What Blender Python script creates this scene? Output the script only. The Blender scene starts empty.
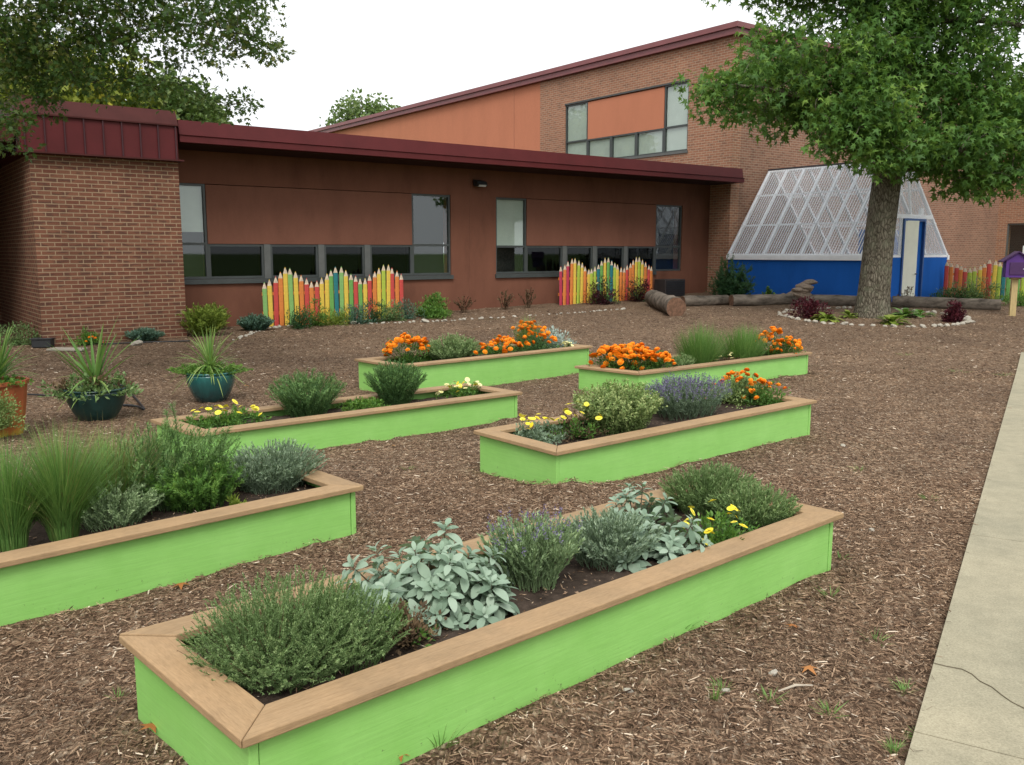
import bpy, bmesh, math, random
import numpy as np
from mathutils import Vector, Matrix

random.seed(7); RNG = np.random.default_rng(11)
R = math.radians
scene = bpy.context.scene
C = scene.collection

# ------------------------------------------------------------------ camera, sky, sun, exposure
PITCH = R(8.31); F = 890.0; EYE = 1.6
cam = bpy.data.cameras.new("camera"); camo = bpy.data.objects.new("camera", cam); C.objects.link(camo)
camo.location = (0, 0, EYE); camo.rotation_euler = (R(90) - PITCH, 0, 0)
cam.sensor_width = 36; cam.lens = F / 1024 * 36; cam.clip_start = 0.05; cam.clip_end = 3000
scene.camera = camo
scene.view_settings.view_transform = 'Standard'; scene.view_settings.look = 'None'
scene.view_settings.exposure = 1.02; scene.view_settings.gamma = 1

SUN_EL, SUN_AZ = R(50), R(178)          # azimuth measured from +y towards +x
w = bpy.data.worlds.new("World"); scene.world = w; w.use_nodes = True
nt = w.node_tree; nt.nodes.clear()
sky = nt.nodes.new('ShaderNodeTexSky'); sky.sky_type = 'NISHITA'; sky.sun_disc = False
sky.sun_elevation = SUN_EL; sky.sun_rotation = SUN_AZ; sky.air_density = 1.0; sky.dust_density = 6.0; sky.ozone_density = 1.0
hs = nt.nodes.new('ShaderNodeHueSaturation'); hs.inputs['Saturation'].default_value = 0.10; hs.inputs['Value'].default_value = 1.0
mixw = nt.nodes.new('ShaderNodeMix'); mixw.data_type = 'RGBA'; mixw.inputs[0].default_value = 0.75
mixw.inputs[7].default_value = (8.6, 8.8, 9.0, 1)        # even cloud layer
bg = nt.nodes.new('ShaderNodeBackground'); bg.inputs[1].default_value = 0.085
wo = nt.nodes.new('ShaderNodeOutputWorld')
nt.links.new(sky.outputs[0], hs.inputs['Color']); nt.links.new(hs.outputs[0], mixw.inputs[6])
nt.links.new(mixw.outputs[2], bg.inputs[0]); nt.links.new(bg.outputs[0], wo.inputs[0])
sl = bpy.data.lights.new("sun", 'SUN'); sl.energy = 1.1; sl.angle = R(24); sl.color = (1.0, 0.96, 0.9)
so = bpy.data.objects.new("sun", sl); C.objects.link(so)
sd = Vector((math.sin(SUN_AZ) * math.cos(SUN_EL), math.cos(SUN_AZ) * math.cos(SUN_EL), math.sin(SUN_EL)))
so.rotation_euler = sd.to_track_quat('Z', 'Y').to_euler(); so.location = (0, 0, 30)

# ------------------------------------------------------------------ photo geometry helpers (give real positions)
CP, SP = math.cos(PITCH), math.sin(PITCH)
def ray(px, py):
    v = 382.5 - py
    fw = F * CP + v * SP; up = v * CP - F * SP
    return (px - 512) / fw, up / fw            # per metre of depth
def gz(x, y):
    s = y - 11.3
    if s <= 0: return 0.0
    s = min(s, 26.0)
    return 0.036 * (s * s / (s + 1.0))
def G(px, py):
    t, u = ray(px, py); z = 0.0
    for _ in range(12):
        d = (z - EYE) / u; z = gz(t * d, d)
    return Vector((t * d, d, z))
def at(px, py, z):
    t, u = ray(px, py); d = (z - EYE) / u
    return Vector((t * d, d, z))
def atd(px, py, d):
    t, u = ray(px, py); return Vector((t * d, d, EYE + u * d))

# ------------------------------------------------------------------ tagging / linking
def tag(o, label=None, cat=None, group=None, kind=None):
    if label: o['label'] = label
    if cat: o['category'] = cat
    if group: o['group'] = group
    if kind: o['kind'] = kind
    return o
def thing(name, label, cat, loc=(0, 0, 0), rz=0, group=None):
    o = bpy.data.objects.new(name, None); C.objects.link(o); o.empty_display_size = .1
    o.location = loc; o.rotation_euler = (0, 0, rz)
    return tag(o, label, cat, group)
def link(name, me, mat=None, parent=None, loc=(0, 0, 0), rot=(0, 0, 0), bevel=0):
    o = bpy.data.objects.new(name, me); C.objects.link(o); o.location = loc; o.rotation_euler = rot
    if mat and not me.materials: me.materials.append(mat)
    if parent: o.parent = parent
    if bevel:
        b = o.modifiers.new("bevel", 'BEVEL'); b.width = bevel; b.segments = 2; b.limit_method = 'ANGLE'
    return o

# ------------------------------------------------------------------ mesh accumulator
class MB:
    def __init__(s): s.v = []; s.t = []; s.f = []; s.n = 0; s.uv = []
    def add(s, V, Fc, T=0.5):
        V = np.asarray(V, float).reshape(-1, 3); n = len(V)
        T = np.broadcast_to(np.asarray(T, float), (n,))
        s.v.append(V); s.t.append(T)
        Fc = np.asarray(Fc, int)
        s.f.append(Fc + s.n); s.n += n
        return s
    def box(s, x0, x1, y0, y1, z0, z1, T=.5):
        V = [(x0,y0,z0),(x1,y0,z0),(x1,y1,z0),(x0,y1,z0),(x0,y0,z1),(x1,y0,z1),(x1,y1,z1),(x0,y1,z1)]
        return s.add(V, [(0,3,2,1),(4,5,6,7),(0,1,5,4),(1,2,6,5),(2,3,7,6),(3,0,4,7)], T)
    def prism(s, pts, z0, z1, T=.5):         # polygon in xy, extruded in z
        n = len(pts)
        V = [(p[0], p[1], z0) for p in pts] + [(p[0], p[1], z1) for p in pts]
        s.add(V, [(i, (i+1) % n, (i+1) % n + n, i + n) for i in range(n)], T)
        b = s.n - 2*n
        s.f.append(np.array([[b + i for i in range(n)][::-1]])); s.f.append(np.array([[b + n + i for i in range(n)]]))
        return s
    def prism_x(s, prof, x0, x1, T=.5):      # profile in (y,z), extruded along x
        n = len(prof)
        V = [(x0, p[0], p[1]) for p in prof] + [(x1, p[0], p[1]) for p in prof]
        s.add(V, [(i, (i+1) % n, (i+1) % n + n, i + n)[::-1] for i in range(n)], T)
        b = s.n - 2*n
        s.f.append(np.array([[b + i for i in range(n)]])); s.f.append(np.array([[b + n + i for i in range(n)][::-1]]))
        return s
    def bar(s, a, b, w, h, T=.5, up=(0, 0, 1)):
        a = Vector(a); b = Vector(b); d = (b - a).normalized(); u = Vector(up)
        if abs(d.dot(u)) > .98: u = Vector((1, 0, 0))
        sd_ = d.cross(u).normalized(); u2 = sd_.cross(d)
        V = []
        for p in (a, b):
            for i, j in ((-1,-1),(1,-1),(1,1),(-1,1)): V.append(p + sd_*(i*w/2) + u2*(j*h/2))
        return s.add(V, [(0,1,2,3)[::-1],(4,5,6,7),(0,1,5,4),(1,2,6,5),(2,3,7,6),(3,0,4,7)], T)
    def tube(s, pts, rad, k=8, T=.5, cap=True):
        pts = np.asarray([tuple(p) for p in pts], float); n = len(pts)
        rad = np.broadcast_to(np.asarray(rad, float), (n,))
        tan = np.gradient(pts, axis=0); tan /= (np.linalg.norm(tan, axis=1, keepdims=True) + 1e-9)
        ref = np.array([0, 0, 1.0]) if abs(tan[0][2]) < .9 else np.array([1.0, 0, 0])
        a = np.cross(tan, ref); a /= (np.linalg.norm(a, axis=1, keepdims=True) + 1e-9); b = np.cross(a, tan)
        th = np.linspace(0, 2*math.pi, k, endpoint=False)
        V = pts[:, None] + rad[:, None, None] * (np.cos(th)[None, :, None]*a[:, None] + np.sin(th)[None, :, None]*b[:, None])
        fs = []
        for i in range(n - 1):
            for j in range(k): fs.append((i*k + j, i*k + (j+1) % k, (i+1)*k + (j+1) % k, (i+1)*k + j))
        s.add(V, fs, T)
        if cap:
            base = s.n - n*k
            s.f.append(np.array([[base + j for j in range(k)]])); s.f.append(np.array([[base + (n-1)*k + j for j in range(k)][::-1]]))
        return s
    def lathe(s, prof, k=32, T=.5):
        n = len(prof); th = np.linspace(0, 2*math.pi, k, endpoint=False)
        V = [(r*math.cos(a), r*math.sin(a), z) for r, z in prof for a in th]
        fs = [(i*k + j, i*k + (j+1) % k, (i+1)*k + (j+1) % k, (i+1)*k + j) for i in range(n-1) for j in range(k)]
        return s.add(V, fs, T)
    def mesh(s, name, smooth=False, uv=False):
        V = np.concatenate(s.v); T = np.concatenate(s.t)
        me = bpy.data.meshes.new(name)
        loops = np.concatenate([f.ravel() for f in s.f]); tot = np.concatenate([np.full(len(f), f.shape[1]) for f in s.f])
        st = np.concatenate([[0], np.cumsum(tot)[:-1]])
        me.vertices.add(len(V)); me.vertices.foreach_set('co', V.ravel())
        me.loops.add(len(loops)); me.loops.foreach_set('vertex_index', loops.astype(np.int32))
        me.polygons.add(len(tot)); me.polygons.foreach_set('loop_start', st.astype(np.int32)); me.polygons.foreach_set('loop_total', tot.astype(np.int32))
        me.update(calc_edges=True); me.validate()
        a = me.attributes.new('tint', 'FLOAT', 'POINT')
        if len(a.data) == len(T): a.data.foreach_set('value', T)
        me.polygons.foreach_set('use_smooth', np.full(len(me.polygons), bool(smooth)))
        if uv:
            ul = me.uv_layers.new(name='uv')
            for p in me.polygons:
                n = p.normal; ax = max(range(3), key=lambda i: abs(n[i]))
                for li in p.loop_indices:
                    c = me.vertices[me.loops[li].vertex_index].co
                    ul.data[li].uv = (c.y, c.z) if ax == 0 else ((c.x, c.z) if ax == 1 else (c.x, c.y))
        return me
    def build(s, name, mat, parent=None, loc=(0,0,0), rot=(0,0,0), bevel=0, smooth=False, uv=False):
        return link(name, s.mesh(name, smooth, uv), mat, parent, loc, rot, bevel)

def nrm(a): return a / (np.linalg.norm(a, axis=-1, keepdims=True) + 1e-9)
def leaf_strip(mb, P, D, N, L, W, prof, curl=0.0, T=.5, fold=0.0):
    """n leaves as strips: prof = rows (t, halfwidth factor)"""
    P = np.asarray(P, float); n = len(P); D = nrm(np.asarray(D, float)); S = nrm(np.cross(D, N)); N2 = np.cross(S, D)
    L = np.broadcast_to(L, (n,))[:, None]; W = np.broadcast_to(W, (n,))[:, None]; cu = np.broadcast_to(curl, (n,))[:, None]
    rows = []
    for t, wf in prof:
        c = P + D*L*t*(1 - .25*np.abs(cu)*t) - N2*(cu*L*t*t)
        if fold:
            rows += [c - S*W*wf*.5 + N2*W*wf*fold, c, c + S*W*wf*.5 + N2*W*wf*fold]
        else:
            rows += [c - S*W*wf*.5, c + S*W*wf*.5]
    k = 3 if fold else 2; m = len(prof); V = np.stack(rows, 1)            # n, m*k, 3
    q = []
    for i in range(m-1):
        for j in range(k-1): q.append((i*k + j, i*k + j + 1, (i+1)*k + j + 1, (i+1)*k + j))
    q = np.array(q); Fc = (np.arange(n)[:, None, None]*(m*k) + q[None]).reshape(-1, 4)
    T = np.repeat(np.broadcast_to(T, (n,)), m*k)
    mb.add(V.reshape(-1, 3), Fc, T)
def leaf_diamond(mb, P, D, N, L, W, T=.5):
    P = np.asarray(P, float); n = len(P); D = nrm(np.asarray(D, float)); S = nrm(np.cross(D, N))
    L = np.broadcast_to(L, (n,))[:, None]; W = np.broadcast_to(W, (n,))[:, None]
    V = np.stack([P, P + D*L*.45 + S*W*.5, P + D*L, P + D*L*.45 - S*W*.5], 1)
    Fc = np.arange(n*4).reshape(n, 4); mb.add(V.reshape(-1, 3), Fc, np.repeat(np.broadcast_to(T, (n,)), 4))
STAR = []
for i, (a, r) in enumerate([(-90, .12), (-38, .62), (-8, .30), (18, .85), (50, .34), (90, 1.0), (130, .34), (162, .85), (188, .30), (218, .62)]):
    STAR.append((math.cos(R(a))*r, math.sin(R(a))*r + .12))
STAR = np.array(STAR)
OAK = np.array([(0,-.5),(.16,-.25),(.42,-.12),(.14,.02),(.46,.28),(.12,.3),(0,.75),(-.12,.3),(-.46,.28),(-.14,.02),(-.42,-.12),(-.16,-.25)])
def leaf_shape(mb, shape, P, D, N, L, T=.5):
    P = np.asarray(P, float); n = len(P); D = nrm(np.asarray(D, float)); S = nrm(np.cross(D, N)); N2 = np.cross(S, D)
    L = np.broadcast_to(L, (n,))[:, None, None]; m = len(shape)
    V = P[:, None] + (D[:, None]*shape[None, :, 1:2] + S[:, None]*shape[None, :, 0:1])*L*.5 + D[:, None]*L*.25 - N2[:, None]*(np.abs(shape[None, :, 0:1])**2 + shape[None,:,1:2]**2)*L*.16
    Fc = np.arange(n*m).reshape(n, m); mb.add(V.reshape(-1, 3), Fc, np.repeat(np.broadcast_to(T, (n,)), m))
def rdir(n): return nrm(RNG.normal(size=(n, 3)))

# ------------------------------------------------------------------ materials
def s2l(c): return tuple(((v/255)/12.92 if v/255 <= .04045 else ((v/255+.055)/1.055)**2.4) for v in c)
MATS = {}
def newmat(name):
    m = bpy.data.materials.new(name); m.use_nodes = True; n = m.node_tree.nodes; l = m.node_tree.links
    return m, n, l, n['Principled BSDF'], n['Material Output']
def noise(n, l, coord, scale, detail=4, rough=.6, dist=0):
    t = n.new('ShaderNodeTexNoise'); t.inputs['Scale'].default_value = scale; t.inputs['Detail'].default_value = detail
    t.inputs['Roughness'].default_value = rough; t.inputs['Distortion'].default_value = dist; l.new(coord, t.inputs['Vector']); return t.outputs[0]
def ramp(n, l, fac, stops):
    r = n.new('ShaderNodeValToRGB'); e = r.color_ramp.elements
    while len(e) < len(stops): e.new(.5)
    for i, (p, c) in enumerate(stops): e[i].position = p; e[i].color = (*c[:3], 1)
    l.new(fac, r.inputs[0]); return r.outputs[0]
def mixc(n, l, f, a, b, mode='MIX'):
    m = n.new('ShaderNodeMix'); m.data_type = 'RGBA'; m.blend_type = mode
    for s, v in ((0, f), (6, a), (7, b)):
        if hasattr(v, 'is_linked') or isinstance(v, bpy.types.NodeSocket): l.new(v, m.inputs[s])
        else: m.inputs[s].default_value = v if s == 0 else (*v[:3], 1)
    return m.outputs[2]
def bump(n, l, b, h, strength, dist=.01):
    k = n.new('ShaderNodeBump'); k.inputs['Strength'].default_value = strength; k.inputs['Distance'].default_value = dist
    l.new(h, k.inputs['Height']); l.new(k.outputs[0], b.inputs['Normal'])
def mapping(n, l, src, scale):
    m = n.new('ShaderNodeMapping'); m.inputs['Scale'].default_value = scale; l.new(src, m.inputs[0]); return m.outputs[0]

def m_plain(name, col, rough=.6, var=.15, nscale=8, bmp=.15, spec=.4, stretch=(1,1,1), metal=0):
    if name in MATS: return MATS[name]
    m, n, l, b, o = newmat(name); tc = n.new('ShaderNodeTexCoord')
    co = mapping(n, l, tc.outputs['Object'], stretch)
    f = noise(n, l, co, nscale, 5, .65)
    c0 = tuple(v*(1-var) for v in col); c1 = tuple(min(1, v*(1+var)) for v in col)
    l.new(ramp(n, l, f, [(.3, c0), (.7, c1)]), b.inputs['Base Color'])
    b.inputs['Roughness'].default_value = rough; b.inputs['Specular IOR Level'].default_value = spec; b.inputs['Metallic'].default_value = metal
    if bmp: bump(n, l, b, noise(n, l, co, nscale*5, 4), bmp)
    MATS[name] = m; return m

def m_leaf(name, c0, c1, c2, rough=.55, trans=.35, spec=.25, tc=(.25, .4, .05)):
    if name in MATS: return MATS[name]
    m, n, l, b, o = newmat(name); a = n.new('ShaderNodeAttribute'); a.attribute_name = 'tint'
    col = ramp(n, l, a.outputs['Fac'], [(.0, c0), (.5, c1), (1, c2)])
    l.new(col, b.inputs['Base Color']); b.inputs['Roughness'].default_value = rough; b.inputs['Specular IOR Level'].default_value = spec
    tr = n.new('ShaderNodeBsdfTranslucent'); l.new(mixc(n, l, .5, col, tc or c2, 'MIX'), tr.inputs[0])
    mx = n.new('ShaderNodeMixShader'); mx.inputs[0].default_value = trans
    l.new(b.outputs[0], mx.inputs[1]); l.new(tr.outputs[0], mx.inputs[2]); l.new(mx.outputs[0], o.inputs[0])
    MATS[name] = m; return m

def m_brick(name, c1, c2, c3, mortar, msize=.008, dirt=.25):
    m, n, l, b, o = newmat(name); uv = n.new('ShaderNodeUVMap')
    bt = n.new('ShaderNodeTexBrick'); l.new(uv.outputs[0], bt.inputs['Vector'])
    bt.inputs['Scale'].default_value = 1; bt.inputs['Brick Width'].default_value = .2032; bt.inputs['Row Height'].default_value = .0677
    bt.inputs['Mortar Size'].default_value = msize; bt.inputs['Mortar Smooth'].default_value = .2; bt.inputs['Bias'].default_value = -.1
    bt.inputs['Color1'].default_value = (*c1, 1); bt.inputs['Color2'].default_value = (*c2, 1); bt.inputs['Mortar'].default_value = (*mortar, 1)
    nz = noise(n, l, uv.outputs[0], 60, 4); big = noise(n, l, uv.outputs[0], .9, 5)
    mp = mapping(n, l, uv.outputs[0], (4.92, 14.77, 1)); bv = noise(n, l, mp, .9, 1)
    c = mixc(n, l, ramp(n, l, bv, [(.52, (0,0,0)), (.62, (.8,.8,.8))]), bt.outputs['Color'], c3)
    c = mixc(n, l, bt.outputs['Fac'], c, mortar)
    c = mixc(n, l, 1, c, ramp(n, l, nz, [(.25, (.75,.75,.75)), (.75, (1.15,1.15,1.15))]), 'MULTIPLY')
    c = mixc(n, l, 1, c, ramp(n, l, big, [(.3, (1-dirt,)*3), (.7, (1.08,1.06,1.04))]), 'MULTIPLY')
    l.new(c, b.inputs['Base Color']); b.inputs['Roughness'].default_value = .9; b.inputs['Specular IOR Level'].default_value = .2
    inv = n.new('ShaderNodeMath'); inv.operation = 'SUBTRACT'; inv.inputs[0].default_value = 1; l.new(bt.outputs['Fac'], inv.inputs[1])
    bump(n, l, b, inv.outputs[0], .6, .006); return m

def m_stucco(name, col, var=.12):
    m, n, l, b, o = newmat(name); tc = n.new('ShaderNodeTexCoord'); co = tc.outputs['Object']
    big = noise(n, l, mapping(n, l, co, (1, 1, .35)), 1.3, 6, .7); fine = noise(n, l, co, 70, 3)
    c = mixc(n, l, 1, col, ramp(n, l, big, [(.28, (1-var*1.6,)*3), (.5, (1,1,1)), (.75, (1+var,)*3)]), 'MULTIPLY')
    c = mixc(n, l, 1, c, ramp(n, l, fine, [(.3, (.88,)*3), (.7, (1.1,)*3)]), 'MULTIPLY')
    l.new(c, b.inputs['Base Color']); b.inputs['Roughness'].default_value = .92; b.inputs['Specular IOR Level'].default_value = .15
    bump(n, l, b, fine, .35, .004); return m

def m_paintwood(name, col, worn, wear=.1, rough=.5):
    m, n, l, b, o = newmat(name); tc = n.new('ShaderNodeTexCoord'); co = tc.outputs['Object']
    g = noise(n, l, mapping(n, l, co, (1.2, 14, 14)), 3, 5, .65, .4); sp = noise(n, l, co, 9, 6, .75); sc = noise(n, l, mapping(n, l, co, (.6, 1, 2.2)), 5, 3)
    c = mixc(n, l, 1, col, ramp(n, l, sc, [(.3, (.86,.88,.86)), (.7, (1.06,1.05,1.03))]), 'MULTIPLY')
    c = mixc(n, l, ramp(n, l, sp, [(.72-wear*.3, (0,0,0)), (.80-wear*.3, (1,1,1))]), c, worn)
    c = mixc(n, l, 1, c, ramp(n, l, g, [(.3, (.9,)*3), (.6, (1.04,)*3)]), 'MULTIPLY')
    l.new(c, b.inputs['Base Color']); b.inputs['Roughness'].default_value = rough
    bump(n, l, b, g, .35, .004); return m

def m_green():
    m, n, l, b, o = newmat('lime_paint'); tc = n.new('ShaderNodeTexCoord'); co = tc.outputs['Object']; oi = n.new('ShaderNodeObjectInfo')
    off = n.new('ShaderNodeVectorMath'); off.operation = 'ADD'; l.new(co, off.inputs[0]); l.new(oi.outputs['Random'], off.inputs[1]); co2 = off.outputs[0]
    mot = noise(n, l, co2, 3.5, 6, .7); g = noise(n, l, mapping(n, l, co2, (1.5, 30, 30)), 3, 4, .6, .6)
    c = mixc(n, l, ramp(n, l, mot, [(.3, (0,0,0)), (.7, (1,1,1))]), (.235, .515, .115), (.285, .575, .15))
    c = mixc(n, l, 1, c, ramp(n, l, g, [(.35, (.95,)*3), (.6, (1.02,)*3)]), 'MULTIPLY')
    sp = n.new('ShaderNodeSeparateXYZ'); l.new(co, sp.inputs[0]); hz = n.new('ShaderNodeMapRange'); hz.inputs[1].default_value = -.02; hz.inputs[2].default_value = .20; hz.inputs[3].default_value = .13; hz.inputs[4].default_value = 0
    l.new(sp.outputs[2], hz.inputs[0]); spk = noise(n, l, co2, 34, 5, .8); ad = n.new('ShaderNodeMath'); ad.operation = 'ADD'; l.new(spk, ad.inputs[0]); l.new(hz.outputs[0], ad.inputs[1])
    c = mixc(n, l, ramp(n, l, ad.outputs[0], [(.715, (0,0,0)), (.76, (.8,.8,.8))]), c, (.075, .07, .035))
    l.new(c, b.inputs['Base Color']); b.inputs['Roughness'].default_value = .5; bump(n, l, b, g, .3, .003); return m
GREEN = m_green()
def m_deck():
    m, n, l, b, o = newmat('composite_decking'); tc = n.new('ShaderNodeTexCoord'); co = tc.outputs['Object']
    oi = n.new('ShaderNodeObjectInfo')
    g = noise(n, l, mapping(n, l, co, (1.0, 16, 16)), 4, 6, .7, 1.2); f = noise(n, l, mapping(n, l, co, (8, 60, 60)), 4, 3); st = noise(n, l, co, 3, 5, .7)
    c = ramp(n, l, g, [(.3, (.30, .197, .105)), (.5, (.35, .235, .128)), (.8, (.40, .272, .152))])
    c = mixc(n, l, 1, c, ramp(n, l, f, [(.3, (.85,)*3), (.7, (1.1,)*3)]), 'MULTIPLY')
    c = mixc(n, l, 1, c, ramp(n, l, st, [(.3, (.80,.82,.84)), (.65, (1.06,1.05,1.04))]), 'MULTIPLY')
    c = mixc(n, l, 1, c, ramp(n, l, oi.outputs['Random'], [(0, (.9,.9,.9)), (1, (1.08,1.05,1.02))]), 'MULTIPLY')
    l.new(c, b.inputs['Base Color']); b.inputs['Roughness'].default_value = .7; b.inputs['Specular IOR Level'].default_value = .25
    bump(n, l, b, g, .3, .003); return m
DECK = m_deck()
def m_mulch(name):
    m, n, l, b, o = newmat(name); gm = n.new('ShaderNodeNewGeometry'); co = gm.outputs['Position']
    v = n.new('ShaderNodeTexVoronoi'); v.inputs['Scale'].default_value = 75; l.new(mapping(n, l, co, (1, .4, 1)), v.inputs['Vector'])
    v2 = n.new('ShaderNodeTexVoronoi'); v2.inputs['Scale'].default_value = 48; l.new(mapping(n, l, co, (.35, 1.3, 1)), v2.inputs['Vector'])
    sp = n.new('ShaderNodeSeparateColor'); l.new(v.outputs['Color'], sp.inputs[0]); sp2 = n.new('ShaderNodeSeparateColor'); l.new(v2.outputs['Color'], sp2.inputs[0])
    c = ramp(n, l, sp.outputs[0], [(0, (.055, .034, .021)), (.5, (.162, .104, .066)), (.85, (.275, .19, .125)), (1, (.52, .42, .31))])
    c2 = ramp(n, l, sp2.outputs[0], [(0, (.055, .035, .022)), (.6, (.185, .12, .077)), (1, (.41, .31, .21))])
    c = mixc(n, l, .45, c, c2)
    big = noise(n, l, co, .55, 6, .7); c = mixc(n, l, 1, c, ramp(n, l, big, [(.3, (.74,.72,.72)), (.7, (1.2,1.18,1.15))]), 'MULTIPLY')
    moss = noise(n, l, co, 1.7, 5, .7); c = mixc(n, l, ramp(n, l, moss, [(.62, (0,0,0)), (.74, (.35,.35,.35))]), c, (.085, .10, .035))
    l.new(c, b.inputs['Base Color']); b.inputs['Roughness'].default_value = .95; b.inputs['Specular IOR Level'].default_value = .12
    bump(n, l, b, v.outputs['Distance'], .9, .03); return m
MULCH = m_mulch('bark_mulch')
def m_chip():
    m, n, l, b, o = newmat('bark_chip'); a = n.new('ShaderNodeAttribute'); a.attribute_name = 'tint'
    c = ramp(n, l, a.outputs['Fac'], [(0, (.036, .021, .013)), (.3, (.145, .089, .055)), (.6, (.285, .19, .122)), (.85, (.44, .32, .215)), (1, (.70, .60, .47))])
    gm = n.new('ShaderNodeNewGeometry'); big = noise(n, l, gm.outputs['Position'], .55, 6, .7)
    c = mixc(n, l, 1, c, ramp(n, l, big, [(.3, (.74,.72,.72)), (.7, (1.2,1.18,1.15))]), 'MULTIPLY')
    l.new(c, b.inputs['Base Color']); b.inputs['Roughness'].default_value = .9; b.inputs['Specular IOR Level'].default_value = .2; return m
CHIP = m_chip()
SOIL = m_plain('potting_soil', (.06, .044, .034), .95, .5, 14, .9, .1)
def m_concrete():
    m, n, l, b, o = newmat('path_concrete'); gm = n.new('ShaderNodeNewGeometry'); co = gm.outputs['Position']
    f = noise(n, l, co, 120, 4, .8); md = noise(n, l, co, 9, 5, .7); bg_ = noise(n, l, co, 1.1, 5, .6)
    c = ramp(n, l, f, [(.3, (.24, .215, .152)), (.5, (.34, .308, .222)), (.72, (.43, .395, .292))])
    c = mixc(n, l, 1, c, ramp(n, l, md, [(.3, (.84,.84,.82)), (.7, (1.08,1.07,1.05))]), 'MULTIPLY')
    c = mixc(n, l, 1, c, ramp(n, l, bg_, [(.3, (.82,.84,.84)), (.7, (1.06,1.05,1.03))]), 'MULTIPLY')
    l.new(c, b.inputs['Base Color']); b.inputs['Roughness'].default_value = .9; b.inputs['Specular IOR Level'].default_value = .2; bump(n, l, b, f, .3, .004); return m
CONC = m_concrete()
BRICK_N = m_brick('brick_red_near', (.165, .066, .042), (.215, .098, .060), (.105, .052, .037), (.33, .235, .15), .008)
BRICK_A = m_brick('brick_orange', (.315, .145, .088), (.37, .185, .115), (.21, .11, .075), (.40, .30, .21), .0085, .12)
BRICK_B = m_brick('brick_brown', (.25, .125, .083), (.30, .155, .105), (.17, .085, .06), (.34, .26, .19), .0085, .18)
STUCCO_BROWN = m_stucco('stucco_brown', (.160, .068, .043), .18)
STUCCO_BROWN_LIT = m_stucco('stucco_brown_lit', (.182, .080, .053), .14)  # same brown stucco, lightened: the panels' weaker shadow is put into the colour
STUCCO_ORANGE = m_stucco('stucco_orange', (.47, .185, .105), .05)
REDMETAL = m_plain('maroon_metal', (.088, .015, .016), .6, .12, 2, .05, .2)
REDMETAL_D = m_plain('maroon_metal_weathered', (.062, .017, .015), .65, .2, 3, .05, .15)
REDROOF = m_plain('roof_edge_metal', (.20, .060, .062), .45, .12, 2, .05, .5)
FRAME = m_plain('window_bronze', (.045, .052, .050), .45, .15, 6, 0, .5)
FRAME_L = m_plain('window_bronze_light', (.10, .105, .098), .45, .15, 6, 0, .5)
INTERIOR = m_plain('interior_dark', (.016, .018, .018), .9, .3, 2, 0, .1)
BLIND = m_plain('roller_blind', (.50, .53, .49), .9, .06, 3, 0, .1)
def m_glass(name, tint=(.55, .6, .58), refl=.10, k=.9):
    m, n, l, b, o = newmat(name); n.remove(b)
    tr = n.new('ShaderNodeBsdfTransparent'); tr.inputs[0].default_value = (*tint, 1)
    gl = n.new('ShaderNodeBsdfGlossy'); gl.inputs['Roughness'].default_value = .02; gl.inputs[0].default_value = (.9, .95, .95, 1)
    fr = n.new('ShaderNodeFresnel'); fr.inputs[0].default_value = 1.45
    ad = n.new('ShaderNodeMath'); ad.operation = 'MULTIPLY_ADD'; ad.inputs[1].default_value = k; ad.inputs[2].default_value = refl; l.new(fr.outputs[0], ad.inputs[0])
    gg = n.new('ShaderNodeNewGeometry'); iv = n.new('ShaderNodeMath'); iv.operation = 'SUBTRACT'; iv.inputs[0].default_value = 1; l.new(gg.outputs['Backfacing'], iv.inputs[1])
    ml = n.new('ShaderNodeMath'); ml.operation = 'MULTIPLY'; l.new(ad.outputs[0], ml.inputs[0]); l.new(iv.outputs[0], ml.inputs[1])      # one reflecting face per pane
    mx = n.new('ShaderNodeMixShader'); l.new(ml.outputs[0], mx.inputs[0]); l.new(tr.outputs[0], mx.inputs[1]); l.new(gl.outputs[0], mx.inputs[2]); l.new(mx.outputs[0], o.inputs[0])
    return m
GLASS = m_glass('window_glass', (.5, .55, .53), 0.012, .5); GLASS_HI = m_glass('window_glass_upper', (.92, .95, .93), .08)
BLUE = m_stucco('blue_paint', (.014, .11, .44), .12)
WHITE = m_plain('white_paint', (.84, .85, .87), .5, .06, 5, .1)
CREAM = m_plain('cream_door_paint', (.80, .80, .68), .5, .05, 4, .05)
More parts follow.
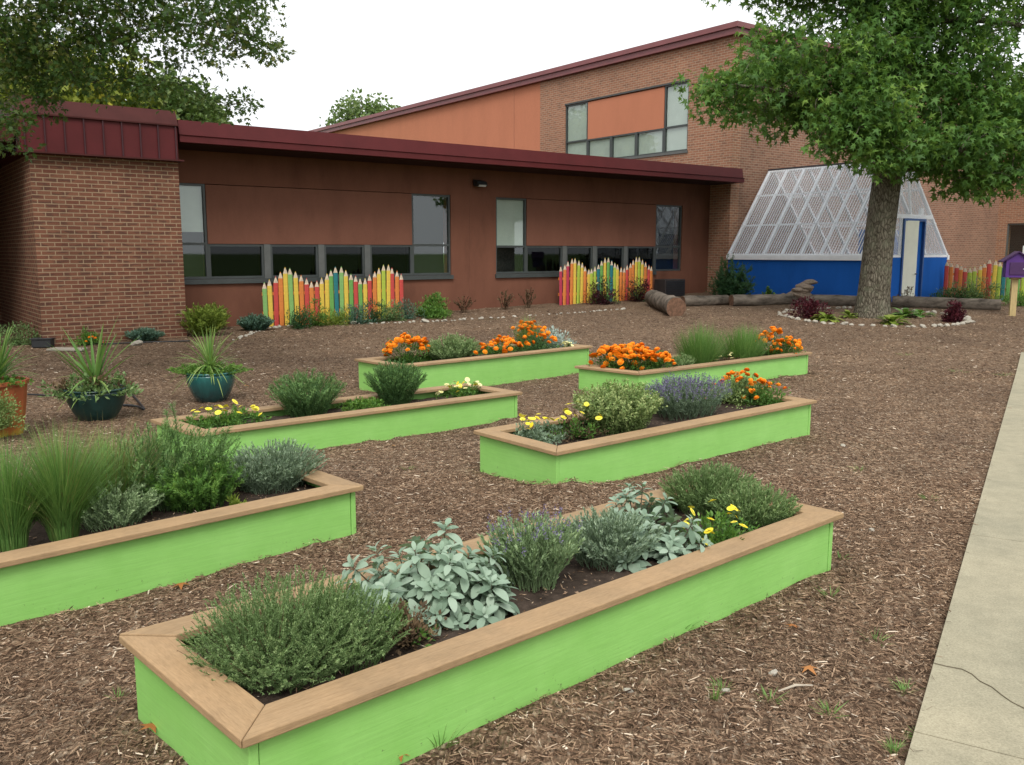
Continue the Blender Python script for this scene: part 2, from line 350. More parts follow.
def m_bark():
    m, n, l, b, o = newmat('tree_bark'); tc = n.new('ShaderNodeTexCoord'); co = tc.outputs['Object']
    wv = n.new('ShaderNodeVectorMath'); wv.operation = 'ADD'; l.new(co, wv.inputs[0]); nv = n.new('ShaderNodeTexNoise'); nv.inputs['Scale'].default_value = 5; l.new(co, nv.inputs['Vector'])
    sc_ = n.new('ShaderNodeVectorMath'); sc_.operation = 'SCALE'; sc_.inputs['Scale'].default_value = .12; l.new(nv.outputs['Color'], sc_.inputs[0]); l.new(sc_.outputs[0], wv.inputs[1])
    v = n.new('ShaderNodeTexVoronoi'); v.feature = 'DISTANCE_TO_EDGE'; v.inputs['Scale'].default_value = 22; l.new(mapping(n, l, wv.outputs[0], (1, 1, .28)), v.inputs['Vector'])
    f = noise(n, l, co, 16, 6, .75); li = noise(n, l, co, 3.2, 5, .7)
    c = ramp(n, l, v.outputs['Distance'], [(0, (.040, .033, .024)), (.12, (.14, .122, .090)), (.4, (.225, .20, .155))])
    c = mixc(n, l, 1, c, ramp(n, l, f, [(.3, (.7,)*3), (.7, (1.25,)*3)]), 'MULTIPLY')
    c = mixc(n, l, ramp(n, l, li, [(.5, (0,0,0)), (.7, (.6,.6,.6))]), c, (.17, .18, .12))
    l.new(c, b.inputs['Base Color']); b.inputs['Roughness'].default_value = .95; b.inputs['Specular IOR Level'].default_value = .1
    bump(n, l, b, v.outputs['Distance'], 1.0, .04); return m
BARK = m_bark()
BARK_D = m_plain('oak_bark', (.05, .042, .034), .95, .4, 7, 1.0, .1, (1, 1, .35))
LOGBARK = m_plain('log_bark', (.15, .125, .10), .95, .75, 7, 1.0, .1, (.4, 1, 1))
LOGEND = m_plain('log_cut_end', (.15, .085, .055), .9, .45, 14, .4, .1)
PEB = m_plain('pale_stone', (.37, .34, .28), .85, .25, 9, .3, .2)
ROCK = m_plain('grey_brown_rock', (.26, .20, .15), .9, .35, 9, .6, .2)
def m_pot():
    m, n, l, b, o = newmat('teal_glaze'); tc = n.new('ShaderNodeTexCoord'); co = tc.outputs['Object']
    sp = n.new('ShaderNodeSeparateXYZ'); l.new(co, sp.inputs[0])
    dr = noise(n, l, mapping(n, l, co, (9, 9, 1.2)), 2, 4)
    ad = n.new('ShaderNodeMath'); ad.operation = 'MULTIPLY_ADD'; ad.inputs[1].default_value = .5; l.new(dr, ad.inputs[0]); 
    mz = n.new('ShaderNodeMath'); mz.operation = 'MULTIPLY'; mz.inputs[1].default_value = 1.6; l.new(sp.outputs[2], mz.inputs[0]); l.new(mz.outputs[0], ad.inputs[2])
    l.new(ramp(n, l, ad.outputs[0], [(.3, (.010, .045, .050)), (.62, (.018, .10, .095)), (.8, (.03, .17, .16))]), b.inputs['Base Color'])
    b.inputs['Roughness'].default_value = .22; b.inputs['Coat Weight'].default_value = .5; return m
POT = m_pot()
POT_D = m_plain('dark_green_glaze', (.010, .040, .036), .28, .3, 6, .1, .5)
HOSE = m_plain('black_hose', (.012, .013, .015), .4, .1, 4, 0, .5)
BLACKBOX = m_plain('black_plastic', (.02, .022, .024), .5, .1, 4, 0, .5)
POSTWOOD = m_plain('pine_post', (.45, .34, .16), .7, .2, 5, .2, .3, (6, 6, 1))
PURPLE = m_plain('purple_paint', (.085, .025, .19), .55, .12, 6, .1)
PURPLE_D = m_plain('purple_roof', (.06, .02, .09), .6, .2, 6, .1)
PAPER = m_plain('paper', (.8, .82, .84), .8, .03, 3, 0)
TIPWOOD = m_plain('pencil_tip_wood', (.52, .42, .31), .8, .25, 20, .2)
PCOL = {k: m_paintwood('pencil_' + k, c, tuple(v*.55 + .08 for v in c), .16, .6) for k, c in
        {'red': (.50, .055, .045), 'orange': (.62, .19, .035), 'yellow': (.66, .46, .06), 'green': (.13, .33, .07), 'lime': (.36, .46, .05), 'teal': (.012, .16, .18), 'crimson': (.42, .03, .07), 'leaf': (.2, .4, .12)}.items()}

L_MAPLE = m_leaf('maple_leaf', (0.040, 0.095, 0.021), (0.083, 0.183, 0.036), (0.200, 0.317, 0.060))
L_OAK = m_leaf('oak_leaf', (0.029, 0.062, 0.016), (0.050, 0.107, 0.024), (0.144, 0.138, 0.040), trans=.3)
L_FAR = m_leaf('far_tree_leaf', (.09, .12, .02), (.20, .24, .03), (.42, .38, .04))
L_FAR2 = m_leaf('pale_far_leaf', (.09, .14, .05), (.15, .22, .08), (.28, .30, .12))
L_THYME = m_leaf('thyme_leaf', (0.084, 0.141, 0.049), (0.158, 0.250, 0.092), (0.278, 0.367, 0.156), .6, .2)
L_LAV = m_leaf('lavender_leaf', (0.130, 0.194, 0.095), (0.227, 0.324, 0.164), (0.373, 0.486, 0.252), .6, .2)
L_LAVG = m_leaf('grey_lavender_leaf', (0.118, 0.172, 0.112), (0.203, 0.281, 0.185), (0.374, 0.468, 0.317), .6, .2)
L_ROSE = m_leaf('rosemary_leaf', (0.044, 0.104, 0.036), (0.092, 0.188, 0.061), (0.199, 0.319, 0.100), .55, .2)
L_SAGE = m_leaf('sage_leaf', (.15, .22, .155), (.265, .36, .265), (.37, .46, .36), .75, .2, .1)
L_GRASS = m_leaf('blade_green', (0.068, 0.150, 0.036), (0.135, 0.270, 0.064), (0.288, 0.390, 0.114), .5, .25)
L_TAN = m_leaf('blade_tan', (.14, .13, .05), (.22, .18, .07), (.34, .24, .10), .6, .25)
L_GREEN = m_leaf('herb_green', (0.046, 0.110, 0.022), (0.089, 0.207, 0.036), (0.194, 0.331, 0.060), .5, .25)
L_YGREEN = m_leaf('yellow_green_leaf', (.10, .15, .02), (.19, .26, .04), (.32, .36, .07), .5, .3)
L_PALE = m_leaf('oregano_leaf', (0.149, 0.224, 0.070), (0.253, 0.336, 0.120), (0.437, 0.493, 0.200), .6, .25)
L_SILV = m_leaf('silver_leaf', (.22, .30, .26), (.34, .42, .38), (.48, .55, .50), .8, .15)
L_DARK = m_leaf('dark_shrub_leaf', (0.016, 0.054, 0.022), (0.033, 0.090, 0.034), (0.065, 0.144, 0.060), .5, .2)
L_PURP = m_leaf('plum_leaf', (.03, .008, .012), (.075, .014, .022), (.16, .03, .04), .5, .2, tc=None)
L_BROWN = m_leaf('withered_leaf', (.05, .035, .02), (.12, .075, .04), (.22, .16, .08), .8, .1, tc=None)
L_LAVF = m_leaf('lavender_bloom', (.10, .08, .16), (.17, .14, .26), (.26, .22, .36), .7, .2, tc=None)
L_BLUEG = m_leaf('blue_green_leaf', (0.042, 0.098, 0.069), (0.084, 0.161, 0.115), (0.156, 0.253, 0.184), .6, .2)
FL_OR = m_leaf('marigold_petal', (.86, .22, .01), (.95, .34, .015), (.97, .50, .04), .6, .25, .2, None)
FL_YE = m_leaf('yellow_petal', (.80, .58, .02), (.88, .72, .03), (.90, .80, .12), .6, .2, .2, None)
FL_PA = m_leaf('pale_yellow_petal', (.75, .68, .25), (.80, .75, .32), (.85, .80, .45), .6, .2, .2, None)
FALL = m_leaf('fallen_leaf', (.20, .07, .02), (.38, .15, .045), (.50, .28, .10), .7, .1, tc=None)

# ------------------------------------------------------------------ ground
PATH_A = Vector((1.24, 2.60)); PYAW = R(30.9); PD = Vector((math.sin(PYAW), math.cos(PYAW))); PN = Vector((math.cos(PYAW), -math.sin(PYAW)))
PATH_W = 1.75
def path_side(x, y): return (x - PATH_A.x)*PN.x + (y - PATH_A.y)*PN.y      # >0 : on / beyond the path
BEDS = [  # near corner, yaw, length, width, cap z
    ((-.729, 2.232), 48.6, 3.21, .915, .30, 47.0), ((-2.345, 6.47), 50.6, 3.17, .83, .27, 46.0), ((.288, 5.69), 49.3, 3.18, .92, .31, 51.5),
    (None, 46.6, 3.20, .92, .30, 46.6), ((-1.235, 9.75), 47.1, 3.17, .92, .36, 47.1), ((1.40, 9.69), 51.4, 3.32, .92, .29, 43.0)]
def bed_frame(b):
    yaw = R(b[1]); L = Vector((math.sin(yaw), math.cos(yaw))); yw = R(b[5]); W = Vector((-math.cos(yw), math.sin(yw)))      # hand built boxes, a little out of square
    N = Vector(b[0]) if b[0] else Vector((-.836, 4.89)) - L*b[2]
    return N, L, W
BF = [bed_frame(b) for b in BEDS]
def bed_uv(i, x, y):
    N, L, W = BF[i]; d = Vector((x, y)) - N; k = L.x*W.y - L.y*W.x; return (d.x*W.y - d.y*W.x)/k, (L.x*d.y - L.y*d.x)/k
def near_bed(x, y):
    best = 9
    for i, b in enumerate(BEDS):
        a, c = bed_uv(i, x, y); dx = max(-a, a - b[2], 0); dy = max(-c, c - b[3], 0)
        best = min(best, math.hypot(dx, dy) if (dx or dy) else -1)
    return best
from mathutils import noise as mn
def mulch_z(x, y):
    z = gz(x, y) + .022*mn.noise(Vector((x*1.3, y*1.3, 0))) + .012*mn.noise(Vector((x*4, y*4, 3)))
    z += .08*math.exp(-((x-.32)**2 + (y-5.62)**2)/.09)            # mulch heaped at the middle bed's corner
    d = near_bed(x, y)
    if 0 <= d < .3: z += (1 - d/.3)*(.035*(mn.noise(Vector((x*2.1, y*2.1, 7))) + .3) + .030*mn.noise(Vector((x*7, y*7, 2))) + .018*mn.noise(Vector((x*17, y*17, 2))))
    p = path_side(x, y)
    if p > -.25: z = min(z, gz(x, y) + .004 - .03*max(0, (p + .25)/.25)*0 ) - .01
    return z
def axis(a, b, fine0, fine1, st, grow=1.35):
    v = list(np.arange(fine0, fine1 + 1e-6, st)); s = st; x = fine1
    while x < b: s *= grow; x = min(b, x + s); v.append(x)
    s = st; x = fine0; pre = []
    while x > a: s *= grow; x = max(a, x - s); pre.append(x)
    return np.array(pre[::-1] + v)
def sheet(xs, ys, fz):
    V = [(x, y, fz(x, y)) for y in ys for x in xs]; nx = len(xs); ny = len(ys)
    i = np.arange(nx*ny).reshape(ny, nx)
    Fc = np.stack([i[:-1, :-1], i[:-1, 1:], i[1:, 1:], i[1:, :-1]], -1).reshape(-1, 4)
    return MB().add(V, Fc)
GRASSM = m_plain('lawn', (.075, .12, .028), .95, .35, 3, .6, .1)
g = sheet(axis(-900, 900, -12, 14, 1.0), axis(-900, 1500, -6, 36, 1.0), lambda x, y: gz(x, y) - .06).build('ground', GRASSM, smooth=True)
tag(g, kind='structure')
# mulch : fine sheet, clipped to the left of the path
xs = axis(-14, 24, -4.5, 4.5, .07, 1.06); ys = axis(-1.5, 32, .8, 9.5, .07, 1.03)
mb = sheet(xs, ys, mulch_z); V = mb.v[0]
side = (V[:, 0] - PATH_A.x)*PN.x + (V[:, 1] - PATH_A.y)*PN.y
far = V[:, 1] > 15.3
edge = np.clip(side - .03, 0, None)                          # pull vertices that overshoot back to the path edge
V[:, 0] -= np.where(far, 0, edge*PN.x); V[:, 1] -= np.where(far, 0, edge*PN.y)
Fc = mb.f[0]; keep = ~((side[Fc] > .03).all(1) & ~far[Fc].all(1)); 
mb.f[0] = Fc[keep]
tag(mb.build('mulch_ground', MULCH, smooth=True), kind='structure')
# path
slab = []
s0 = -3.0; joints = [-4.7, -2.25, .20, 2.65, 5.1, 7.6, 10.05, 12.9]
pm = MB()
def ppt(s, t, z): 
    p = PATH_A + PD*s + PN*t; return (p.x, p.y, gz(p.x, p.y) + z)
for a, b in zip(joints[:-1], joints[1:]):
    n = 6; ss = np.linspace(a + .003, b - .003, n)
    for q0, q1 in zip(ss[:-1], ss[1:]):
        Vv = [ppt(q0, 0, .018), ppt(q1, 0, .018), ppt(q1, PATH_W, .018), ppt(q0, PATH_W, .018), ppt(q0, 0, -.10), ppt(q1, 0, -.10), ppt(q1, PATH_W, -.10), ppt(q0, PATH_W, -.10)]
        fs = [(0,3,2,1),(0,1,5,4),(2,3,7,6)]
        if q0 == ss[0]: fs.append((3,0,4,7))
        if q1 == ss[-1]: fs.append((1,2,6,5))
        pm.add(Vv, fs)
tag(pm.build('path', CONC), kind='structure')
# hairline crack : a thin dark groove strip
cr = MB(); pts = [(934,663),(946,666),(962,669),(972,674),(980,681),(992,687),(1002,695),(1012,702),(1024,708),(1045,716)]
pp = [at(x, y, .0205) for x, y in pts]
for a, b in zip(pp[:-1], pp[1:]): cr.bar(a, b, .0028, .003)
tag(cr.build('path_crack', m_plain('crack_dirt', (.17, .145, .10), .95, .2, 9, 0, .1)), kind='structure')
# joints filled with dirt
jm = MB()
for s in joints[1:-1]:
    p = PATH_A + PD*s + PN*PATH_W*.5; jm.bar(ppt(s, 0.01, .009), ppt(s, PATH_W - .01, .009), .008, .012)
tag(jm.build('path_joints', MATS['crack_dirt']), kind='structure')

def tnoise(P, f): return np.array([mn.noise(Vector(p)*f) for p in P])
def scatter(n, dmin, dmax, tmin=-.72, tmax=.72, pw=1.0):
    d = dmin + (dmax - dmin)*RNG.random(n)**pw; t = tmin + (tmax - tmin)*RNG.random(n)
    return t*d, d
# bark chips
cm = MB()
def chips(n, d0, d1, l0, l1, w0, w1, pw):
    x, y = scatter(n, d0, d1, pw=pw)
    side = (x - PATH_A.x)*PN.x + (y - PATH_A.y)*PN.y
    ok = side < -.012 + .05*(RNG.random(n) > .985)
    for i, b in enumerate(BEDS):
        N, L, W = BF[i]; k_ = L.x*W.y - L.y*W.x; a = ((x-N.x)*W.y - (y-N.y)*W.x)/k_; c = (L.x*(y-N.y) - L.y*(x-N.x))/k_
        ok &= ~((a > .02) & (a < b[2]-.02) & (c > .02) & (c < b[3]-.02))
    x = x[ok]; y = y[ok]; n = len(x)
    z = np.array([max(mulch_z(a, b), gz(a, b) + .018) if path_side(a, b) > 0 else mulch_z(a, b) for a, b in zip(x, y)]) + RNG.random(n)*.011
    th = RNG.random(n)*2*math.pi; D = np.stack([np.cos(th), np.sin(th), RNG.normal(0, .22, n)], 1); D = nrm(D)
    Nn = nrm(np.stack([RNG.normal(0, .35, n), RNG.normal(0, .35, n), np.ones(n)], 1)); S = nrm(np.cross(D, Nn)); U = np.cross(S, D)
    Lh = (l0 + (l1-l0)*RNG.random(n)**2.2)[:, None]*.5; Wh = (w0 + (w1-w0)*RNG.random(n)**2)[:, None]*.5; P = np.stack([x, y, z], 1)
    k1 = .55 + .6*RNG.random((n, 1)); k2 = .55 + .6*RNG.random((n, 1))
    Vv = np.stack([P - D*Lh - S*Wh*k1, P - D*Lh*.85 + S*Wh*k2, P - D*Lh*.6 + U*Wh*.8, P + D*Lh*.8 - S*Wh*k2, P + D*Lh + S*Wh*k1*.6, P + D*Lh*.7 + U*Wh*.7], 1)
    q = np.array([(0, 3, 5, 2), (1, 2, 5, 4), (0, 1, 4, 3)]); Fc = (np.arange(n)[:, None, None]*6 + q[None]).reshape(-1, 4)
    T = np.clip(RNG.beta(1.5, 2.2, n) + (RNG.random(n) > .955)*.5, 0, 1)
    cm.add(Vv.reshape(-1, 3), Fc, np.repeat(T, 6))
chips(190000, 1.9, 6.2, .008, .058, .0015, .0085, .75)
chips(95000, 5.0, 12.0, .012, .06, .003, .010, .8)
chips(26000, 11.0, 21.0, .03, .08, .008, .018, .9)
tag(cm.build('mulch_chips', CHIP), kind='stuff')

# ------------------------------------------------------------------ raised beds
BED_LABELS = [
    'lime green raised bed nearest the camera, holding pale sage and thyme',
    'lime green raised bed with two dark rosemary bushes, in front of the teal round pot',
    'lime green raised bed with pale oregano, purple lavender and marigolds, just behind the nearest bed',
    'lime green raised bed cut by the left edge, full of grassy and feathery herbs',
    'lime green raised bed farthest back, with marigolds and a silver plant',
    'lime green raised bed at the back right with marigolds and two grassy clumps']
def board(poly_world, z0, z1, name, mat, parent, origin, yaw, bevel):
    """poly in world xy, put into an object whose x axis runs along yaw direction"""
    ax = Vector((math.sin(yaw), math.cos(yaw))); ay = Vector((-ax.y, ax.x)); o = Vector(origin)
    loc = [((Vector(p) - o).dot(ax), (Vector(p) - o).dot(ay)) for p in poly_world]
    ar = sum(loc[i][0]*loc[(i+1) % len(loc)][1] - loc[(i+1) % len(loc)][0]*loc[i][1] for i in range(len(loc)))
    if ar < 0: loc = loc[::-1]
    m_ = MB().prism(loc, z0, z1)
    ob = m_.build(name, mat, None, (o.x, o.y, 0), (0, 0, math.atan2(ax.y, ax.x)), bevel)
    ob.parent = parent; ob.matrix_parent_inverse = parent.matrix_basis.inverted()
    return ob
bedroots = []
for i, b in enumerate(BEDS):
    N, L, W = BF[i]; ln, wd, zc = b[2], b[3], b[4]; yaw = R(b[1]); cen = N + L*ln/2 + W*wd/2
    t = thing('raised_bed', BED_LABELS[i], 'raised bed', (cen.x, cen.y, 0), 0, 'lime green raised garden beds'); bedroots.append(t)
    P = lambda a, c: N + L*a + W*c
    cw = .14; th = .028; ov = .035; g_ = .0015; zt = zc; zb = zc - th; dep = -.12
    yW = R(b[5]) - R(90)
    jit = lambda s: random.uniform(-s, s)
    # cap boards, mitred
    def cap(poly, yw, dz=0): board(poly, zb + dz, zt + dz, 'cap_rail', DECK, t, cen, yw, .004)
    cap([P(0, 0) + L*g_, P(ln, 0) - L*g_, P(ln - cw, cw) - L*g_, P(cw, cw) + L*g_], yaw, jit(.001))
    if i == 0:   # far rail ends in a slipped, split mitre at the right
        cap([P(0, wd) + L*g_, P(cw, wd - cw) + L*g_, P(ln - .16, wd - cw - .01), P(ln - .05, wd - .012)], yaw, .004)
        cap([P(ln, 0) - W*0 + W*g_, P(ln, wd - .11), P(ln - .06, wd - .17), P(ln - cw, wd - cw - .03), P(ln - cw, cw) + W*g_], yW, -.001)
        board([P(ln - .19, wd - .10), P(ln - .03, wd - .03), P(ln + .01, wd - .06), P(ln - .13, wd - .15)], zt - .012, zt + .014, 'cap_rail', DECK, t, cen, yaw + .3, .003)
    else:
        cap([P(0, wd) + L*g_, P(cw, wd - cw) + L*g_, P(ln - cw, wd - cw) - L*g_, P(ln, wd) - L*g_], yaw, jit(.001))
        cap([P(ln, 0) + W*g_, P(ln, wd) - W*g_, P(ln - cw, wd - cw) - W*g_, P(ln - cw, cw) + W*g_], yW, jit(.0015))
    cap([P(0, 0) + W*g_, P(cw, cw) + W*g_, P(cw, wd - cw) - W*g_, P(0, wd) - W*g_], yW, jit(.0015))
    # side panels (short ends run through, long ones butt)
    pt = .03
    zs = zb - .002
    board([P(ov + pt + .003, ov + .004), P(ln - ov - pt - .003, ov + .004), P(ln - ov - pt - .003, ov + pt), P(ov + pt + .003, ov + pt)], dep, zs, 'side_panel', GREEN, t, cen, yaw, .003)
    board([P(ov + pt + .003, wd - ov - pt), P(ln - ov - pt - .003, wd - ov - pt), P(ln - ov - pt - .003, wd - ov - .004), P(ov + pt + .003, wd - ov - .004)], dep, zs, 'side_panel', GREEN, t, cen, yaw, .003)
    board([P(ov, ov), P(ov + pt, ov), P(ov + pt, wd - ov), P(ov, wd - ov)], dep, zs, 'end_panel', GREEN, t, cen, yW, .003)
    board([P(ln - ov - pt, ov), P(ln - ov, ov), P(ln - ov, wd - ov), P(ln - ov - pt, wd - ov)], dep, zs, 'end_panel', GREEN, t, cen, yW, .003)
    # soil
    sx = np.linspace(ov + pt, ln - ov - pt, 46); sy = np.linspace(ov + pt, wd - ov - pt, 14); sm = MB()
    Vv = []
    for c in sy:
        for a in sx:
            p = P(a, c) - cen; q = P(a, c); Vv.append((p.x, p.y, zc - .085 + .03*mn.noise(Vector((q.x*3, q.y*3, 1))) + .012*mn.noise(Vector((q.x*16, q.y*16, 1)))))
    idx = np.arange(46*14).reshape(14, 46); sm.add(Vv, np.stack([idx[:-1,:-1], idx[:-1,1:], idx[1:,1:], idx[1:,:-1]], -1).reshape(-1, 4))
    tag(sm.build('soil', SOIL, t, smooth=True), kind='stuff')

    nl = 1500 if i in (0, 3) else 600; a_ = ov + pt + .01 + RNG.random(nl)*(ln - 2*ov - 2*pt - .02); c_ = ov + pt + .01 + RNG.random(nl)*(wd - 2*ov - 2*pt - .02); lt_ = MB(); Pp = []
    for a, c in zip(a_, c_):
        q = P(a, c); Pp.append((q.x - cen.x, q.y - cen.y, zc - .083 + .03*mn.noise(Vector((q.x*3, q.y*3, 1))) + .012*mn.noise(Vector((q.x*16, q.y*16, 1))) + RNG.random()*.006))
    leaf_diamond(lt_, Pp, rdir(nl)*np.array([1, 1, .25]), rdir(nl)*.35 + np.array([0, 0, 1.0]), .01 + .03*RNG.random(nl)**2, .003 + .007*RNG.random(nl), np.clip(RNG.beta(1.5, 2, nl) + (RNG.random(nl) > .9)*.5, 0, 1))
    tag(lt_.build('soil_litter', CHIP, t), kind='stuff')

# ------------------------------------------------------------------ low school wing (local frame: x along the wall, y into the building)
BROT = math.atan2(.602, .799)
def bx(px, py, ly):
    """local x on the plane local y = ly seen at pixel"""
    t, u = ray(px, py); d = ly/(.7987 - .6017*t); return d*(.7987*t + .6017), EYE + u*d
def B2W(x, y, z=0):
    return Vector((x*math.cos(BROT) - y*math.sin(BROT), x*math.sin(BROT) + y*math.cos(BROT), z))
wing = thing('school_wing', 'single storey school wing with brown stucco wall, maroon eave and brick bay', 'building', (0, 0, 0), BROT)
YW = 17.0; ZS, ZM, ZT = 1.10, 1.76, 2.87
x_w1a = 4.55; x_w1b = bx(207, 220, YW)[0]
x_s1 = bx(413, 260, YW)[0]; x_w2b = bx(451, 230, YW)[0]
x_m2a = bx(496, 240, YW)[0]; x_m2b = bx(527, 240, YW)[0]; x_m2c = bx(656, 240, YW)[0]; x_m2d = bx(682, 240, YW)[0]
XE = 19.765
wl = MB(); wt = .30
wl.box(2.9, x_w1a, YW, YW+wt, -.3, 3.474)
wl.box(x_w1a, x_w2b, YW, YW+wt, -.3, ZS); wl.box(x_w1a, x_w2b, YW, YW+wt, ZT, 3.474)
wl.box(x_w2b, x_m2a, YW, YW+wt, -.3, 3.474)
wl.box(x_m2a, x_m2d, YW, YW+wt, -.3, ZS); wl.box(x_m2a, x_m2d, YW, YW+wt, ZT, 3.474)
wl.box(x_m2d, XE, YW, YW+wt, -.3, 3.474)
wl.box(x_w1a, x_w2b, YW+.9, YW+1.0, ZS-.3, 3.4); wl.box(x_m2a, x_m2d, YW+.9, YW+1.0, ZS-.3, 3.4)
wl.build('wall', STUCCO_BROWN, wing)
pn = MB(); pn.box(x_w1b + .004, x_s1 - .004, YW+.012, YW+.16, ZM + .004, ZT - .012); pn.build('wall_panel', STUCCO_BROWN_LIT, wing)
pn = MB(); pn.box(x_m2b + .004, x_m2c - .004, YW+.012, YW+.16, ZM + .004, ZT - .012); pn.build('wall_panel', STUCCO_BROWN_LIT, wing)
for xj in (x_w2b + .5, x_m2d + .35):               # control joint beads on the stucco
    gr = MB(); gr.box(xj, xj + .01, YW - .004, YW, .2, 3.4); gr.build('wall_joint', STUCCO_BROWN_LIT, wing)
def window(parent, x0, x1, z0, z1, y=YW, split=None, blind=None, hi=False, fr=FRAME, axis_x=True, mull=.05):
    """a framed window in the plane y (axis_x) – frame, pane(s), blind, interior"""
    def B(mb_, a0, a1, d0, d1, c0, c1):
        if axis_x: mb_.box(a0, a1, d0, d1, c0, c1)
        else: mb_.box(d0, d1, min(a0, a1), max(a0, a1), c0, c1)
    m_ = MB(); e = .045; d0, d1 = y + .03, y + .10
    B(m_, x0, x0+e, d0, d1, z0, z1); B(m_, x1-e, x1, d0, d1, z0, z1); B(m_, x0+e, x1-e, d0, d1, z0, z0+e); B(m_, x0+e, x1-e, d0, d1, z1-e, z1)
    if split: B(m_, x0+e, x1-e, d0+.004, d1, split-.025, split+.025)
    f = m_.build('window', fr, parent)
    rows = [(z0+e, (split or z1) - (.025 if split else e))] + ([(split+.025, z1-e)] if split else [])
    for c0, c1 in rows:
        p = MB(); B(p, x0+e, x1-e, y+.065, y+.071, c0, c1); p.build('pane', GLASS_HI if hi else GLASS, f)
    it = MB(); B(it, x0+.01, x1-.01, y+.30, y+.33, z0, z1); it.build('interior', INTERIOR, f)  # near-black backing panel stands in for the darkness of the room
    if blind is not None:
        q = MB(); B(q, x0+.05, x1-.05, y+.095, y+.10, blind, z1-e); q.build('blind', BLIND, f)
    return f
def mullions(parent, xs_, z0, z1, y=YW, w_=.13, mat=FRAME_L, axis_x=True):
    for x in xs_:
        m_ = MB()
        if axis_x: m_.box(x-w_/2, x+w_/2, y+.012, y+.12, z0, z1)
        else: m_.box(y+.012, y+.12, x-w_/2, x+w_/2, z0, z1)
        m_.build('mullion', mat, parent)
# module 1
window(wing, x_w1a, x_w1b, ZS+.004, ZT, split=ZM, blind=1.98, hi=True)
ms = [bx(p, 262, YW)[0] for p in (212, 268, 322, 368)]
edges = [x_w1b] + ms + [x_s1]
mullions(wing, ms[1:], ZS, ZM)
cells = [(x_w1b, ms[1]-.065), (ms[1]+.065, ms[2]-.065), (ms[2]+.065, ms[3]-.065), (ms[3]+.065, x_s1)]
for a, b in cells: window(wing, a+.002, b-.002, ZS+.004, ZM)
window(wing, x_s1, x_w2b, ZS+.004, ZT, split=ZM, hi=True)
ms2 = [bx(p, 262, YW)[0] for p in (565, 595, 626)]
window(wing, x_m2a, x_m2b, ZS+.004, ZT, blind=1.75, split=ZM-.02, hi=True)
mullions(wing, ms2, ZS, ZM)
cells = [(x_m2b, ms2[0]-.065), (ms2[0]+.065, ms2[1]-.065), (ms2[1]+.065, ms2[2]-.065), (ms2[2]+.065, x_m2c)]
for a, b in cells: window(wing, a+.002, b-.002, ZS+.004, ZM)
window(wing, x_m2c, x_m2d, ZS+.004, ZT, split=ZM, hi=True)
si = MB(); si.box(x_w1a, x_w2b+.03, YW-.05, YW+.028, ZS-.09, ZS); si.build('window_sill', FRAME, wing)
si = MB(); si.box(x_m2a-.03, x_m2c, YW-.05, YW+.028, ZS-.09, ZS); si.build('window_sill', FRAME, wing)
# roof slab and eave
rf = MB(); rf.box(4.86, XE-.002, 16.10, 34, 3.475, 3.80); rf.box(-8, 2.5, 18.2, 34, 3.3, 3.70); rf.box(2.5, 4.86, 19.0, 34, 3.475, 3.80); rf.build('roof', REDMETAL_D, wing)
fa = MB()
fa.prism_x([(16.098, 3.48), (15.955, 3.48), (15.955, 3.585), (15.935, 3.60), (15.99, 3.61), (16.03, 3.855), (16.098, 3.86)], 4.90, 19.93)
fa.build('eave_fascia', REDMETAL, wing)
fe = MB(); fe.box(XE + .006, 19.93, 16.098, 16.27, 3.48, 3.86); fe.build('eave_end', REDMETAL, wing)
# brick bay
bb = MB(); bb.box(2.57, 4.86, 16.0, 20.5, -.3, 3.14); bb.build('brick_bay', BRICK_N, wing, uv=True)
b2 = MB(); b2.box(-8, 2.57, 20.5, 20.8, -.3, 3.3); b2.build('recessed_brick_wall', BRICK_N, wing, uv=True)
dr = MB(); dr.box(.2, 1.4, 20.44, 20.495, .2, 2.4); dr.build('door', FRAME, wing)
mb_ = MB(); mb_.box(2.46, 4.84, 15.90, 20.4, 3.17, 3.72); cf = mb_.build('metal_cladding', REDMETAL, wing)
tr = MB(); tr.box(2.42, 4.92, 15.85, 20.4, 3.142, 3.168); tr.build('trim', REDMETAL_D, wing)
for k in range(9):
    x = 2.50 + k*.287; m_ = MB(); m_.box(x, x+.018, 15.872, 15.90, 3.17, 3.72); m_.build('seam', m_plain('seam_dark', (.045, .012, .016), .5, .1, 3, 0), cf)
for k in range(12):
    y = 16.2 + k*.33; m_ = MB(); m_.box(2.436, 2.46, y, y+.03, 3.17, 3.72); m_.build('seam', MATS['seam_dark'], cf)
sf = MB(); sf.box(4.87, XE-.004, 16.10, 16.99, 3.462, 3.473); sf.build('soffit', m_plain('soffit_paint', (.05, .028, .025), .95, .1, 4, 0, .05), wing)
cp = MB(); cp.prism_x([(15.86, 3.722), (15.86, 3.745), (15.90, 3.75), (16.02, 3.99), (20.3, 3.99), (20.3, 3.722)], 2.40, 4.86); cp.build('parapet_cap', REDMETAL_D, wing)
pc = MB(); pc.box(2.48, 3.1, 16.3, 17.2, 3.992, 4.07); pc.build('roof_curb', REDMETAL_D, wing)
sky_block = MB(); sky_block.box(-8, -.9, 16.3, 20.5, -.3, 3.3); sky_block.build('brick_bay', BRICK_N, wing, uv=True)  # out-of-view block added to keep sky light off the recess
cn = MB(); cn.box(-8.2, 2.40, 16.15, 20.45, 3.32, 3.66); cn.build('canopy', REDMETAL_D, wing)
